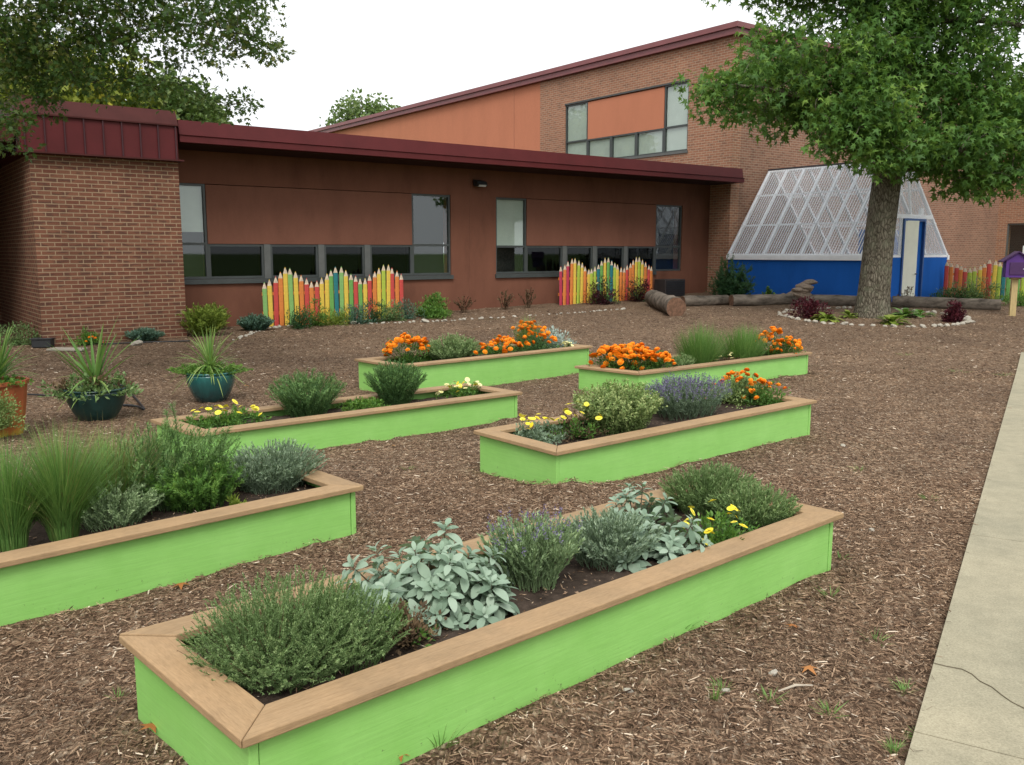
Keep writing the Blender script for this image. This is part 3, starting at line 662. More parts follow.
# wall light
xl, zl = bx(477, 183, YW)
lt = thing('wall_light', 'small dark flood light fixed high on the brown wall between its two window groups', 'light', B2W(xl, YW, zl), BROT)
m_ = MB(); m_.box(-.09, .09, -.03, -.001, -.08, .07); m_.build('back_plate', BLACKBOX, lt, bevel=.006)
m_ = MB(); m_.prism_x([(-.03, .07), (-.20, .02), (-.24, -.05), (-.20, -.09), (-.03, -.06)], -.13, .13); m_.build('housing', BLACKBOX, lt, bevel=.008)
m_ = MB(); m_.prism_x([(-.236, -.055), (-.206, -.095), (-.10, -.082), (-.10, -.076), (-.20, -.086)], -.10, .10); m_.build('lens', m_plain('lamp_lens', (.45, .47, .47), .2, .1, 4, 0), lt)
# louvred unit under right window
x0, _ = bx(661, 290, 16.7); x1, _ = bx(681, 290, 16.7)
ac = thing('ventilation_unit', 'dark louvred metal box standing against the brown wall behind the thick log', 'ventilation unit', B2W((x0+x1)/2, 16.75, gz(5, 23)), BROT)
hw = (x1-x0)/2; m_ = MB(); m_.box(-hw, hw, -.2, .2, 0, .50); m_.build('casing', m_plain('dark_brown_metal', (.035, .028, .026), .6, .2, 6, .1), ac, bevel=.01)
lv = MB()
for k in range(7): lv.box(-hw+.04, hw-.04, -.214, -.201, .06+k*.06, .09+k*.06)
lv.build('louvre', BLACKBOX, ac)

# ------------------------------------------------------------------ tall school wing
tall = thing('school_building', 'two storey building of orange brick and stucco behind the low wing', 'building', (0, 0, 0), BROT)
XA = 19.77; YB = 16.28; ZR = 7.36; YS = YB + 8.35
wy0, wy1, wz0, wz1 = YB+1.62, YB+7.03, 4.50, 6.42
m_ = MB()
m_.box(XA, XA+.35, YB, wy0, -.3, ZR); m_.box(XA, XA+.35, wy1, YS, -.3, ZR)
m_.box(XA, XA+.35, wy0, wy1, -.3, wz0); m_.box(XA, XA+.35, wy0, wy1, wz1, ZR)
m_.build('brick_wall', BRICK_A, tall, uv=True)
m_ = MB(); m_.box(XA+.352, 35.3, YB+.002, YB+.35, -.3, ZR-.003); m_.build('brick_wall', BRICK_B, tall, uv=True)
m_ = MB(); m_.box(XA+.02, XA+.35, YS+.003, YB+40, 2.0, ZR); m_.build('stucco_wall', STUCCO_ORANGE, tall)
m_ = MB(); m_.box(XA+.012, XA+.02, YS+1.5, YS+1.515, 3, ZR-.01); m_.build('wall_joint', m_plain('joint_orange', (.30, .13, .08), .9, .1, 4, 0), tall)
m_ = MB(); m_.box(XA+.3, 35.0, YB+.4, YB+40, ZR-.3, ZR-.02); m_.build('roof', REDMETAL_D, tall)
m_ = MB()
m_.box(XA-.14, XA+.36, YB-.14, YB+40, ZR+.002, ZR+.16); m_.box(XA-.20, XA+.36, YB-.20, YB+40, ZR+.162, ZR+.30)
m_.box(XA+.362, 35.2, YB-.14, YB+.35, ZR+.002, ZR+.16); m_.box(XA+.362, 35.2, YB-.20, YB+.35, ZR+.162, ZR+.30)
m_.build('roof_edge', REDROOF, tall)
# upper window group on the left-facing wall (plane x = XA)
yk = lambda px, py: (lambda t, u: (lambda d: (-.6017*t + .7987)*d)(XA/(.7987*t + .6017)))(*ray(px, py))
y_a, y_b = yk(587, 120), yk(664, 110)           # panel limits, left (far) and right (near)
zsp = 5.22
ww = lambda a, b, c, d, **k: window(tall, a, b, c, d, y=XA, axis_x=False, **k)
ww(y_a, wy1, wz0, wz1, split=zsp, blind=wz0+.05, hi=True)
ww(wy0, y_b, wz0, wz1, split=zsp, blind=wz0+.05, hi=True)
mm = [yk(610.6, 140), yk(635.6, 140)]
pts_ = [y_b, mm[1], mm[0], y_a]
for a, b in zip(pts_[:-1], pts_[1:]): ww(a+.004, b-.004, wz0, zsp, blind=wz0+.05, hi=True)
mullions(tall, [y_b, mm[1], mm[0]], wz0, zsp, y=XA, w_=.10, mat=FRAME, axis_x=False)
m_ = MB(); m_.box(XA+.03, XA+.2, y_b+.03, y_a-.01, zsp+.004, wz1-.03); m_.build('wall_panel', STUCCO_ORANGE, tall)
m_ = MB(); m_.box(XA-.03, XA+.028, wy0-.03, wy1+.03, wz0-.07, wz0-.002); m_.build('window_sill', FRAME_L, tall)
m_ = MB(); m_.box(XA-.01, XA+.028, wy0-.01, wy1+.01, wz1+.002, wz1+.05); m_.build('window_head', FRAME, tall)
# projecting wing at the right
m_ = MB(); XC = 35.3
m_.box(XC, XC+.35, 15.92, YB+.34, -.3, ZR); m_.box(XC, XC+.35, 12.6, 15.92, 2.68, ZR); m_.box(XC, XC+.35, 6, 12.6, -.3, ZR); m_.box(XC, XC+.35, 12.6, 15.92, -.3, .5)
m_.build('brick_wall', BRICK_A, tall, uv=True)
for a in range(4):
    y1 = 15.92 - a*.83; ww_ = window(tall, y1-.82, y1, .52, 2.67, y=XC, axis_x=False, hi=True, fr=FRAME_L)
nt_ = MB(); nt_.box(XC+.058, XC+.063, 15.05, 15.32, 1.35, 1.85); nt_.build('paper_notice', PAPER, tall)

# ------------------------------------------------------------------ greenhouse
GO = B2W(XA - .06, YB - 4.15)     # near-left corner of the long wall; local x along building x, local y into wall
ghz = .38
gh = thing('greenhouse', 'blue walled greenhouse with white framed clear corrugated roof and cream door', 'greenhouse', (GO.x, GO.y, 0), BROT)
GL, GW, ZK, ZRG = 4.10, 3.92, 1.53, 3.84; RX = 1.72
m_ = MB(); m_.box(0, .1, .1, GL, -.2, ZK - .12); m_.build('side_wall', BLUE, gh)
m_ = MB(); m_.box(GW-.1, GW, .1, GL, -.2, ZK - .12); m_.build('side_wall', BLUE, gh)
dx0, dx1 = 1.70, 2.62; ZD = 2.38
m_ = MB(); m_.box(0, dx0-.06, 0, .098, -.2, ZK - .05); m_.build('end_wall', BLUE, gh)
m_ = MB(); m_.box(dx1+.06, GW, 0, .098, -.2, ZK - .05); m_.build('end_wall', BLUE, gh)
# sills and frame members
fm = MB()
fm.bar((-.04, -.02, ZK-.06), (-.04, GL, ZK-.06), .10, .12); fm.bar((GW+.04, -.02, ZK-.06), (GW+.04, GL, ZK-.06), .10, .12)
fm.build('sill', WHITE, gh)
def slope(side, y, f):        # point on roof slope, f 0 bottom..1 ridge
    xa = -.02 if side == 0 else GW + .02; xb = RX - .1 if side == 0 else RX + .1
    return Vector((xa + (xb-xa)*f, y, ZK + (ZRG-ZK)*f))
fm = MB()
for sd2 in (0, 1):
    n = 8
    for k in range(n):
        y = .04 + (GL-.08)*k/(n-1); fm.bar(slope(sd2, y, 0), slope(sd2, y, 1), .075, .05)
    for f in (.0, .34, .70, 1.0):
        a = slope(sd2, .0, f); b = slope(sd2, GL, f); off = Vector((0, 0, .02)); fm.bar(a + off, b + off, .06, .045)
fm.bar((RX, 0, ZRG+.01), (RX, GL, ZRG+.01), .16, .05)
fm.build('rafters', WHITE, gh)
rd = MB(); rd.bar((RX, -.05, ZRG+.065), (RX, GL, ZRG+.065), .26, .05); rd.build('ridge_cap', m_plain('dark_flashing', (.05, .045, .05), .5, .2, 4, 0), gh)
def m_poly():
    m, n, l, b, o = newmat('corrugated_polycarbonate'); tc = n.new('ShaderNodeTexCoord'); sp = n.new('ShaderNodeSeparateXYZ'); l.new(tc.outputs['Object'], sp.inputs[0])
    a = n.new('ShaderNodeMath'); a.operation = 'ADD'; l.new(sp.outputs[1], a.inputs[0]); 
    w_ = n.new('ShaderNodeMath'); w_.operation = 'MULTIPLY'; w_.inputs[1].default_value = 2*math.pi/.076; l.new(a.outputs[0], w_.inputs[0])
    s_ = n.new('ShaderNodeMath'); s_.operation = 'SINE'; l.new(w_.outputs[0], s_.inputs[0])
    r_ = ramp(n, l, s_.outputs[0], [(.0, (.22,)*3), (.5, (.32,)*3), (.85, (.85,)*3)])
    tr = n.new('ShaderNodeBsdfTransparent'); tr.inputs[0].default_value = (.93, .95, .97, 1)
    b.inputs['Base Color'].default_value = (.86, .89, .93, 1); b.inputs['Roughness'].default_value = .3
    mx = n.new('ShaderNodeMixShader'); l.new(r_, mx.inputs[0]); l.new(tr.outputs[0], mx.inputs[1]); l.new(b.outputs[0], mx.inputs[2]); l.new(mx.outputs[0], o.inputs[0])
    return m
POLY = m_poly()
for sd2 in (0, 1):
    cs = MB(); ny = 440; ys_ = np.linspace(0.01, GL-.01, ny); d = slope(sd2, 0, 1) - slope(sd2, 0, 0); nn = Vector((-d.z, 0, d.x)).normalized() * (1 if sd2 == 0 else -1)
    if nn.z < 0: nn = -nn
    Vv = []
    for f in (0.0, 1.0):
        for y in ys_: Vv.append(slope(sd2, y, f) + nn*(.055 + .009*math.sin(2*math.pi*y/.076)))
    i_ = np.arange(ny-1); cs.add([tuple(v) for v in Vv], np.stack([i_, i_+1, i_+1+ny, i_+ny], 1)); 
    cs.build('roof_sheet', POLY, gh, smooth=True)
# gable end (front, y = 0)
gm_ = MB()
P0 = lambda x, z: (x, .03, z)
def edge_x(side, z): f = (z-ZK)/(ZRG-ZK); return slope(side, 0, f).x
gm_.bar(P0(0, ZK-.02), P0(dx0-.06, ZK-.02), .06, .07); gm_.bar(P0(dx1+.06, ZK-.02), P0(GW, ZK-.02), .06, .07)
gm_.bar(P0(edge_x(0, ZD+.12), ZD+.12), P0(edge_x(1, ZD+.12), ZD+.12), .06, .10)
gm_.bar(P0(dx1+.085, ZK+.015), P0(dx1+.085, ZD+.07), .05, .06); gm_.bar(P0(dx0-.085, ZK+.015), P0(dx0-.085, ZD+.07), .05, .06)
gm_.bar(P0(RX-.35, ZD+.17), P0(RX-.15, ZRG-.1), .05, .05); gm_.bar(P0(dx1-.1, ZD+.17), P0(dx1-.1, 2.72), .05, .16); gm_.bar(P0(RX+.3, ZD+.17), P0(RX+.02, ZRG-.1), .05, .05)
gm_.bar(P0(.95, ZK+.015), P0(.95, ZD+.07), .05, .06)
gm_.build('gable_frame', WHITE, gh)
gs = MB(); gs.prism([(-.02, ZK), (dx0-.06, ZK), (dx0-.06, ZD+.07), (dx1+.06, ZD+.07), (dx1+.06, ZK), (GW+.02, ZK), (RX+.1, ZRG), (RX-.1, ZRG)], -.004, .004)
go = gs.build('gable_glazing', None, gh, loc=(0, .0, 0), rot=(R(90), 0, 0))
mp_, n, l, b, o = newmat('gable_polycarbonate'); tr = n.new('ShaderNodeBsdfTransparent'); b.inputs['Base Color'].default_value = (.78, .82, .88, 1); b.inputs['Roughness'].default_value = .3
mx = n.new('ShaderNodeMixShader'); mx.inputs[0].default_value = .28; l.new(tr.outputs[0], mx.inputs[1]); l.new(b.outputs[0], mx.inputs[2]); l.new(mx.outputs[0], o.inputs[0])
go.data.materials.append(mp_)
df = MB(); BLUE_D = m_plain('blue_trim', (.035, .10, .28), .5, .1, 5, .05)
df.box(dx0-.058, dx0, -.04, .10, -.1, ZD); df.box(dx1, dx1+.058, -.04, .10, -.1, ZD); df.box(dx0-.058, dx1+.058, -.04, .10, ZD+.002, ZD+.062)
df.build('door_frame', BLUE_D, gh)
# cream door leaf on the left of the opening, blue fixed leaf on the right, slightly ajar
do = MB(); do.box(0, .53, -.02, .02, .06, ZD-.02); dd = do.build('door', CREAM, gh, loc=(dx0+.01, -.01, ghz-.35), rot=(0, 0, R(-7)))
hd = MB(); hd.tube([(.50, -.02, 1.03), (.50, -.07, 1.03)], .015, 8); hd.tube([(.50, -.07, 1.03), (.42, -.07, 1.03)], .012, 8); hd.build('handle', BLACKBOX, dd)
do = MB(); do.box(dx0+.56, dx1-.004, .03, .07, -.1, ZD-.01); do.build('fixed_leaf', BLUE, gh)
# inner blue partition seen through the doorway, and staging bench
ip = MB(); ip.box(dx0+.2, GW-.12, 1.3, 1.36, -.1, 2.2); ip.build('partition', BLUE, gh)
bn = MB(); bn.box(.15, .75, .3, GL-.1, 1.15, 1.19); bn.box(.2, .25, .4, .45, 0, 1.15); bn.box(.2, .25, GL-.4, GL-.35, 0, 1.15); bn.box(.65, .7, .4, .45, 0, 1.15); bn.box(.65, .7, GL-.4, GL-.35, 0, 1.15)
bn.build('bench', POSTWOOD, gh)

# ------------------------------------------------------------------ pencil fences
def pencil_mesh():
    pass
def pencil_fence(label, A, Bp, cols, tops, w_=.094, bot=-.05):
    """A,B world 2d end points; tops = heights above local ground"""
    A = Vector(A[:2]); Bp = Vector(Bp[:2]); d = Bp - A; ang = math.atan2(d.y, d.x); zg = gz(A.x, A.y)
    t = thing('pencil_fence', label, 'fence', (A.x, A.y, zg), ang, 'pencil shaped picket fences')
    n = len(cols); ln = d.length
    dz = (gz(Bp.x, Bp.y) - zg)/ln
    rl = MB(); rl.box(.0, ln, .012, .045, .22, .29); rl.box(.0, ln, .012, .045, .60, .66); rl.build('rail', PCOL['orange'], t)
    for i in range(n):
        x = (i+.5)*ln/n; h = tops[i] + random.uniform(-.012, .012); hw = w_/2; tl = .13
        prof = [(-hw, 0), (-hw*.55, -.017), (hw*.55, -.017), (hw, 0), (hw*.55, .008), (-hw*.55, .008)]
        m_ = MB(); m_.prism(prof, bot, h - tl)
        p = m_.build('picket', PCOL[cols[i]], t, loc=(x, 0, dz*x), rot=(0, R(random.uniform(-1, 1)), 0))
        q = MB(); k = len(prof); Vv = [(a, b_, h-tl) for a, b_ in prof] + [(a*.28, b_*.28, h-.03) for a, b_ in prof] 
        q.add(Vv, [(j, (j+1) % k, (j+1) % k + k, j+k) for j in range(k)]); q.build('tip', TIPWOOD, p)
        q = MB(); Vv = [(a*.28, b_*.28, h-.03) for a, b_ in prof] + [(0, 0, h)]; q.add(Vv, [(j, (j+1) % k, k) for j in range(k)]); q.build('lead', PCOL[cols[i]], p)
    return t
K = dict(G='green', Y='yellow', R='red', O='orange', L='lime', T='teal', C='crimson', F='leaf')
c1 = [K[c] for c in 'FYROYFYORORYYGTFYGRGYROYLYROR']
def tops_from(ys_, y_hi, hi, y_lo, lo): return [hi + (y - y_hi)*(lo - hi)/(y_lo - y_hi) for y in ys_]
t1 = tops_from([530,518,510,495,482,485,495,510,520,532,532,520,508,497,487,485,497,510,520,530,530,518,508,495,482,485,497,507,517], 482, 1.13, 532, .84)
YF = 16.6
pencil_fence('longer looking pencil picket fence under the left window group, left of the green bushes', B2W(6.50, YF), B2W(9.62, YF), c1, t1)
c2 = [K[c] for c in 'COCOYLYOYLLTGYGTLYOOROOYLYORO']
t2 = tops_from([150,135,105,85,80,105,130,160,190,190,165,145,115,85,85,120,140,160,190,195,165,145,115,90,90,115,140,170,190], 80, 1.13, 195, .83)
pencil_fence('pencil picket fence under the right window group with plum coloured shrubs before it', B2W(13.94, YF), B2W(17.15, YF), c2, t2)
c3 = [K[c] for c in 'RORORLLYORYLTGYGLYOR']
t3 = [.98,.95,.92,.88,.84,.82,.84,.90,.95,1.05,1.02,.98,.96,.98,1.02,1.0,.9,.85,.9,.98]
p0 = atd(943, 290, 23.6); p1 = atd(1040, 290, 22.6)
pencil_fence('weathered pencil picket fence right of the greenhouse, behind the purple box', p0, p1, c3, t3, .10)

# ------------------------------------------------------------------ trees
def cluster_tree(name, label, base, trunk_pts, trunk_r, centers, leafmat, bark, shape, leaf_size, per, crad, cat='tree', group=None, tint_sd=.22, droop=.3, twig_r=.012, limbs=5):
    t = thing(name, label, cat, base, 0, group); base = np.array(tuple(base))
    tp = np.array([tuple(p) for p in trunk_pts]) - base
    tb = MB()
    # smooth trunk
    n = 14; s = np.linspace(0, len(tp)-1, n); tpi = np.stack([np.interp(s, range(len(tp)), tp[:, k]) for k in range(3)], 1); tr_ = np.interp(s, range(len(tp)), trunk_r)
    tb.tube(tpi, tr_, 18)
    nodes = [(p, r) for p, r in zip(tpi[5:], tr_[5:])]
    NP = [p for p, r in nodes]; NR = [r*.9 for p, r in nodes]
    cs_ = [np.array(c) - base for c in centers]; top = tpi[6]
    cs_.sort(key=lambda c: np.linalg.norm(c - top))
    order = cs_[::max(1, len(cs_)//40)][::-1] if False else cs_
    # first long limbs
    far_ = sorted(cs_, key=lambda c: -np.linalg.norm(c-top)); lim = []
    for c in far_:
        if all(np.linalg.norm(nrm((c-top)[None])[0] - nrm((q-top)[None])[0]) > .62 for q in lim): lim.append(c)
        if len(lim) >= limbs: break
    def grow(a, ra, c, re, seg=6, k=6):
        d = c - a; L_ = np.linalg.norm(d); s_ = np.linspace(0, 1, seg)
        mid = RNG.normal(size=3)*L_*.07 + np.array([0, 0, L_*.10])
        pts = a + d*s_[:, None] + mid*np.sin(np.pi*s_)[:, None]
        rr = ra + (re - ra)*s_**.8; tb.tube(pts, rr, k, cap=False)
        for p, r in zip(pts[1:], rr[1:]): NP.append(p); NR.append(r)
    for c in lim:
        A_ = np.array(NP[:9]); j = int(np.argmin(np.linalg.norm(A_ - c, axis=1) + (c[2]-A_[:, 2])*-.0 + RNG.random(len(A_))*1.0)); grow(NP[j], max(.05, NR[j]*.55), c, twig_r, 12, 9)
    for c in cs_:
        A_ = np.array(NP); d = np.linalg.norm(A_ - c, axis=1); j = int(np.argmin(d))
        if d[j] > .05: grow(NP[j], max(twig_r*.7, min(NR[j]*.7, .012 + d[j]*.02)), c, twig_r*.5, 5, 5)
    tb.build('trunk', bark, t, smooth=True)
    # leaves
    n = len(cs_)*per; ci = np.repeat(np.arange(len(cs_)), per); cc = np.array(cs_)[ci]
    r_ = crad*(RNG.random(n)**.5)[:, None]*(0.7 + .6*RNG.random(len(cs_)))[ci][:, None]; off = rdir(n)*r_*np.array([1, 1, .75]); P = cc + off
    D = nrm(nrm(off)*.8 + rdir(n)*.7 + np.array([0, 0, -droop])); Nn = nrm(rdir(n)*.9 + np.array([0, 0, .9]))
    ct = RNG.normal(.45, tint_sd*.6, len(cs_))[ci]; T = np.clip(ct + RNG.normal(0, tint_sd*.6, n), 0, 1)
    lm = MB(); sz = leaf_size*(.65 + .6*RNG.random(n))
    if shape is None: leaf_diamond(lm, P, D, Nn, sz, sz*.75, T)
    else: leaf_shape(lm, shape, P, D, Nn, sz, T)
    lm.build('crown', leafmat, t)
    return t
def lobes_to_centers(lobes, n, thr=.3):
    vols = np.array([l[3]*l[4]*l[5] for l in lobes]); vols = vols**.72; pk = RNG.choice(len(lobes), n, p=vols/vols.sum()); out = []
    for k in pk:
        l = lobes[k]; u = rdir(1)[0]*(RNG.random()**(.45)); out.append((l[0] + u[0]*l[3], l[1] + u[1]*l[4], l[2] + u[2]*l[5]))
    return out
# main maple
tb_ = G(872, 317); TD = tb_.y
lob = []
for (px, py, dd, rx, ry, rz) in [(725, 84, -1.0, .75, .9, .55), (775, 70, -.3, 1.1, 1.3, .95), (800, 105, .3, .8, 1.1, .55), (850, 60, -.2, 1.5, 1.8, 1.4), (860, 130, -.4, .85, 1.2, .55),
        (930, 60, 0, 1.6, 1.8, 1.5), (1000, 100, -.3, 1.3, 1.6, 1.0), (960, 140, -1.0, 1.1, 1.0, .55), (1010, 168, -.6, .8, .9, .45), (1060, 100, .5, 1.4, 1.6, 1.4), (880, -70, 0, 2.6, 2.4, 2.0), (990, -60, 0, 2.4, 2.4, 2.0), (790, -35, 0.2, 1.2, 1.4, .75), (740, -18, .3, .75, 1.0, .35), (880, 120, -1.6, 1.2, .6, .9), (868, 155, -1.0, .55, .5, .45), (840, 120, -1.2, .7, .6, .6), (915, 165, -.9, .7, .6, .45), (980, 180, -.4, .9, .7, .35), (930, 150, .3, .9, 1, .35)]:
    p = atd(px, py, TD + dd); lob.append((p.x, p.y, p.z, rx, ry, rz))
cen = lobes_to_centers(lob, 1500)
tx, ty, tz = tb_
TP = [(tx, ty, tz-.3), (tx, ty, tz-.02), (tx, ty, tz+.25), (tx+.02, ty, tz+.8), (tx+.05, ty, tz+1.6), (tx+.12, ty, tz+2.6), (tx+.2, ty, tz+3.6), (tx+.3, ty, tz+5.0), (tx+.3, ty, tz+6.6), (tx+.2, ty, tz+8.2)]
cluster_tree('maple_tree', 'leafy green maple with a thick grey trunk standing inside a ring of pale stones', tb_, TP, [.44, .41, .345, .315, .30, .29, .275, .22, .15, .06], cen, L_MAPLE, BARK, STAR, .215, 36, .36, droop=.45, limbs=6, tint_sd=.3)
# oak, trunk left of the frame
ob_ = Vector((-7.6, 9.2, 0)); lob = []
for (px, py, dd, rx, ry, rz) in [(20, 60, 9.2, .75, .8, .5), (80, 40, 9.4, .8, .9, .5), (150, 35, 9.2, .7, .8, .42), (215, 22, 9.0, .6, .7, .40), (250, 40, 9.0, .3, .4, .22), (120, 80, 9.2, .45, .5, .20), (170, 92, 9.0, .38, .4, .15), (230, 100, 9.1, .42, .4, .10), (265, 112, 9.2, .22, .2, .05), (50, 78, 9.0, .5, .5, .16), (5, 125, 8.8, .22, .4, .22), (60, -60, 9.5, 1.6, 1.6, .9), (190, -40, 9.5, .9, 1.2, .5), (-80, 40, 9.5, 1.0, 1.5, 1.2), (20, -160, 9.5, 2.0, 2, 1.2)]:
    p = atd(px, py, dd); lob.append((p.x, p.y, p.z, rx, ry, rz))
cen = lobes_to_centers(lob, 900)
cluster_tree('oak_tree', 'oak whose dark leafy branches hang into the top left corner of the photo', ob_, [ob_ + Vector(v) for v in ((0,0,-.2),(0,0,0),(0,0,1.2),(.1,0,2.4),(.15,0,3.6),(.2,.1,5),(.3,.1,6.5))], [.42,.36,.30,.28,.24,.18,.07], cen, L_OAK, BARK_D, OAK, .105, 56, .20, droop=.15, twig_r=.006, tint_sd=.34, limbs=8)
# trees beyond the roof
def far_tree(label, px, py, d, r, h, mat, name='distant_tree', n=110):
    p = atd(px, py, d); zb = gz(p.x, d); lobs = [(p.x, p.y, p.z, r, r, h), (p.x - r*.6, p.y, p.z - h*.4, r*.7, r*.8, h*.7), (p.x + r*.6, p.y, p.z - h*.45, r*.7, r*.8, h*.7)]
    c = lobes_to_centers(lobs, n)
    cluster_tree(name, label, (p.x, d, zb), [(p.x, d, zb-.2), (p.x, d, zb+1), (p.x, d, p.z*.5), (p.x, d, p.z - h*.3)], [.35, .3, .22, .08], c, mat, BARK, None, .30, 45, .75, group='trees beyond the school roofs', twig_r=.03)
far_tree('yellow green tree rising behind the roof of the brick bay', 62, 88, 32, 2.6, 1.9, L_FAR)
far_tree('dark green tree top behind the oak branches, left of the yellow green tree', -20, 70, 34, 3.0, 2.2, L_OAK)
far_tree('green tree top showing just right of the yellow green one above the maroon eave', 165, 108, 36, 1.8, 1.2, L_FAR2)
far_tree('pale thin tree top peeping over the sloping roof edge of the tall building', 352, 118, 62, 1.7, 1.5, L_FAR2, n=45)
for bx_, by_, br_ in ((-30, -26, 5), (-18, -34, 6), (-4, -30, 5), (9, -36, 6), (-40, -8, 6), (22, -30, 5)):
    lobs = [(bx_, by_, 6.5, br_, br_, 3.8), (bx_ - 2, by_ + 1, 3.6, br_*.7, br_*.7, 2.2), (bx_ + 2.4, by_, 4.2, br_*.7, br_*.7, 2.4)]
    cluster_tree('shade_tree', 'shade tree across the lawn behind the camera, seen only as a reflection in the windows', (bx_, by_, 0), [(bx_, by_, -.2), (bx_, by_, 1), (bx_, by_, 3), (bx_, by_, 6)], [.4, .33, .28, .1], lobes_to_centers(lobs, 170), L_OAK, BARK, None, .5, 26, 1.3, group='shade trees behind the camera', twig_r=.03)
far_tree('sparse tree top, the right one of the pair above the tall building roof edge', 380, 114, 63, 1.2, 1.4, L_FAR2, n=26)

# ------------------------------------------------------------------ logs, stones
def log(label, A, B_, r, group='logs lying along the back of the mulch', bumps=.12, k=20):
    A = Vector(A); B_ = Vector(B_); d = B_ - A; ln = d.length; c = A
    t = thing('log', label, 'log', A, 0, group); n = max(6, int(ln/.18)); s = np.linspace(0, 1, n)
    m_ = MB(); th = np.linspace(0, 2*math.pi, k, endpoint=False); dn = d.normalized(); sx = dn.cross(Vector((0,0,1))).normalized(); sz = sx.cross(dn)
    Vv = []
    for q in s:
        wob = Vector((mn.noise(Vector((q*3, A.x, 0))), 0, mn.noise(Vector((q*3, A.x, 5)))*.5))*.04
        for a in th:
            rr = r*(1 + bumps*mn.noise(Vector((q*ln*3, a*1.3, A.x))) + bumps*.6*mn.noise(Vector((q*ln*9, a*3, A.y))))*(1 - .12*q)
            Vv.append(d*q + wob*(1 if 0 < q < 1 else 0) + sx*math.cos(a)*rr + sz*math.sin(a)*rr)
    fs = [(i*k+j, i*k+(j+1) % k, (i+1)*k+(j+1) % k, (i+1)*k+j)[::-1] for i in range(n-1) for j in range(k)]
    m_.add([tuple(v) for v in Vv], fs); ob = m_.build('bark', LOGBARK, t, smooth=True)
    for nm, off, s_ in (('cut_end', 0, -1), ('cut_end', n-1, 1)):
        e = MB(); ring = [Vv[off*k + j] for j in range(k)]; cc = sum(ring, Vector())/k; rows = []
        for f in (1.0, .66, .33): rows += [tuple(cc + (p-cc)*f + dn*s_*(.002 + .006*(1-f))) for p in ring]
        rows.append(tuple(cc + dn*s_*.008))
        fs2 = [(i*k+j, i*k+(j+1) % k, (i+1)*k+(j+1) % k, (i+1)*k+j) for i in range(2) for j in range(k)]
        e.add(rows, fs2); e.f.append(np.array([[2*k+j, 2*k+(j+1) % k, 3*k] for j in range(k)])); e.build(nm, LOGEND, t)
    return t
def LG(px, py, r): p = G(px, py); p.z += r*.85; return p
log('short thick log with its sawn face turned to the camera', LG(676, 316, .21) , LG(652, 305, .21), .215)
log('slim log lying between the thick sawn log and the dark conifer shrub', LG(684, 307, .14) + Vector((0,.2,0)), LG(727, 304.5, .14), .135)
log('grey log lying between the conifer shrub and the stacked rocks', LG(731, 305.5, .14), LG(800, 304, .14), .145)
log('long mossy log running behind the maple trunk', LG(803, 304.5, .13), LG(890, 306, .13), .14)
log('dark brown log at the right end of the row, ending behind the purple box post', LG(892, 306.5, .13), LG(1000, 310, .13), .15)
def stone_mesh(seed, sub=2):
    bm = bmesh.new(); bmesh.ops.create_icosphere(bm, subdivisions=sub, radius=1)
    for v in bm.verts: v.co *= 1 + .35*mn.noise(v.co*1.4 + Vector((seed*7.3, seed, 0)))
    me = bpy.data.meshes.new('stone'); bm.to_mesh(me); bm.free(); me.materials.append(PEB); return me
SM = [stone_mesh(i) for i in range(6)]
def stone(p, s, label, group, mat=None, name='stone'):
    o = bpy.data.objects.new(name, random.choice(SM)); C.objects.link(o); o.location = (p[0], p[1], p[2] + s*.3)
    o.scale = (s*random.uniform(.8, 1.4), s*random.uniform(.7, 1.1), s*random.uniform(.45, .75)); o.rotation_euler = (random.uniform(-.3, .3), random.uniform(-.3, .3), random.uniform(0, 6.3))
    tag(o, label, 'stone', group); return o
RC = (tb_.x, tb_.y); n = 62
for i in range(n):
    a = 2*math.pi*i/n + random.uniform(-.03, .03); rr = 1.86 + random.uniform(-.05, .05)
    if random.random() < .12 and math.sin(a) > 0: continue
    x = RC[0] + rr*math.cos(a); y = RC[1] + rr*math.sin(a); stone((x, y, gz(x, y)), random.uniform(.04, .072), 'pale stone in the ring around the maple trunk', 'stones ringing the maple tree')
def polyline(pts, n):
    P_ = [Vector(p) for p in pts]; seg = [(b-a).length for a, b in zip(P_[:-1], P_[1:])]; tot = sum(seg); out = []
    for i in range(n):
        s = tot*(i+.5)/n
        for a, b, l_ in zip(P_[:-1], P_[1:], seg):
            if s <= l_: out.append(a + (b-a)*s/l_); break
            s -= l_
    return out
ed = [G(x, y) for x, y in ((232, 341), (248, 336), (262, 330), (285, 326), (330, 325), (380, 323.5), (430, 322), (480, 319), (520, 317), (560, 314), (590, 312), (625, 309))]
for i, p in enumerate(polyline(ed, 96)):
    if random.random() < .15: continue
    q = Vector((p.x + random.uniform(-.05, .05), p.y + random.uniform(-.06, .06), 0)); q.z = gz(q.x, q.y)
    stone(q, random.choice((.022, .03, .035, .045)) if random.random() < .95 else .08, 'small pale stone in the line edging the bed below the brown wall', 'stones edging the wall bed')
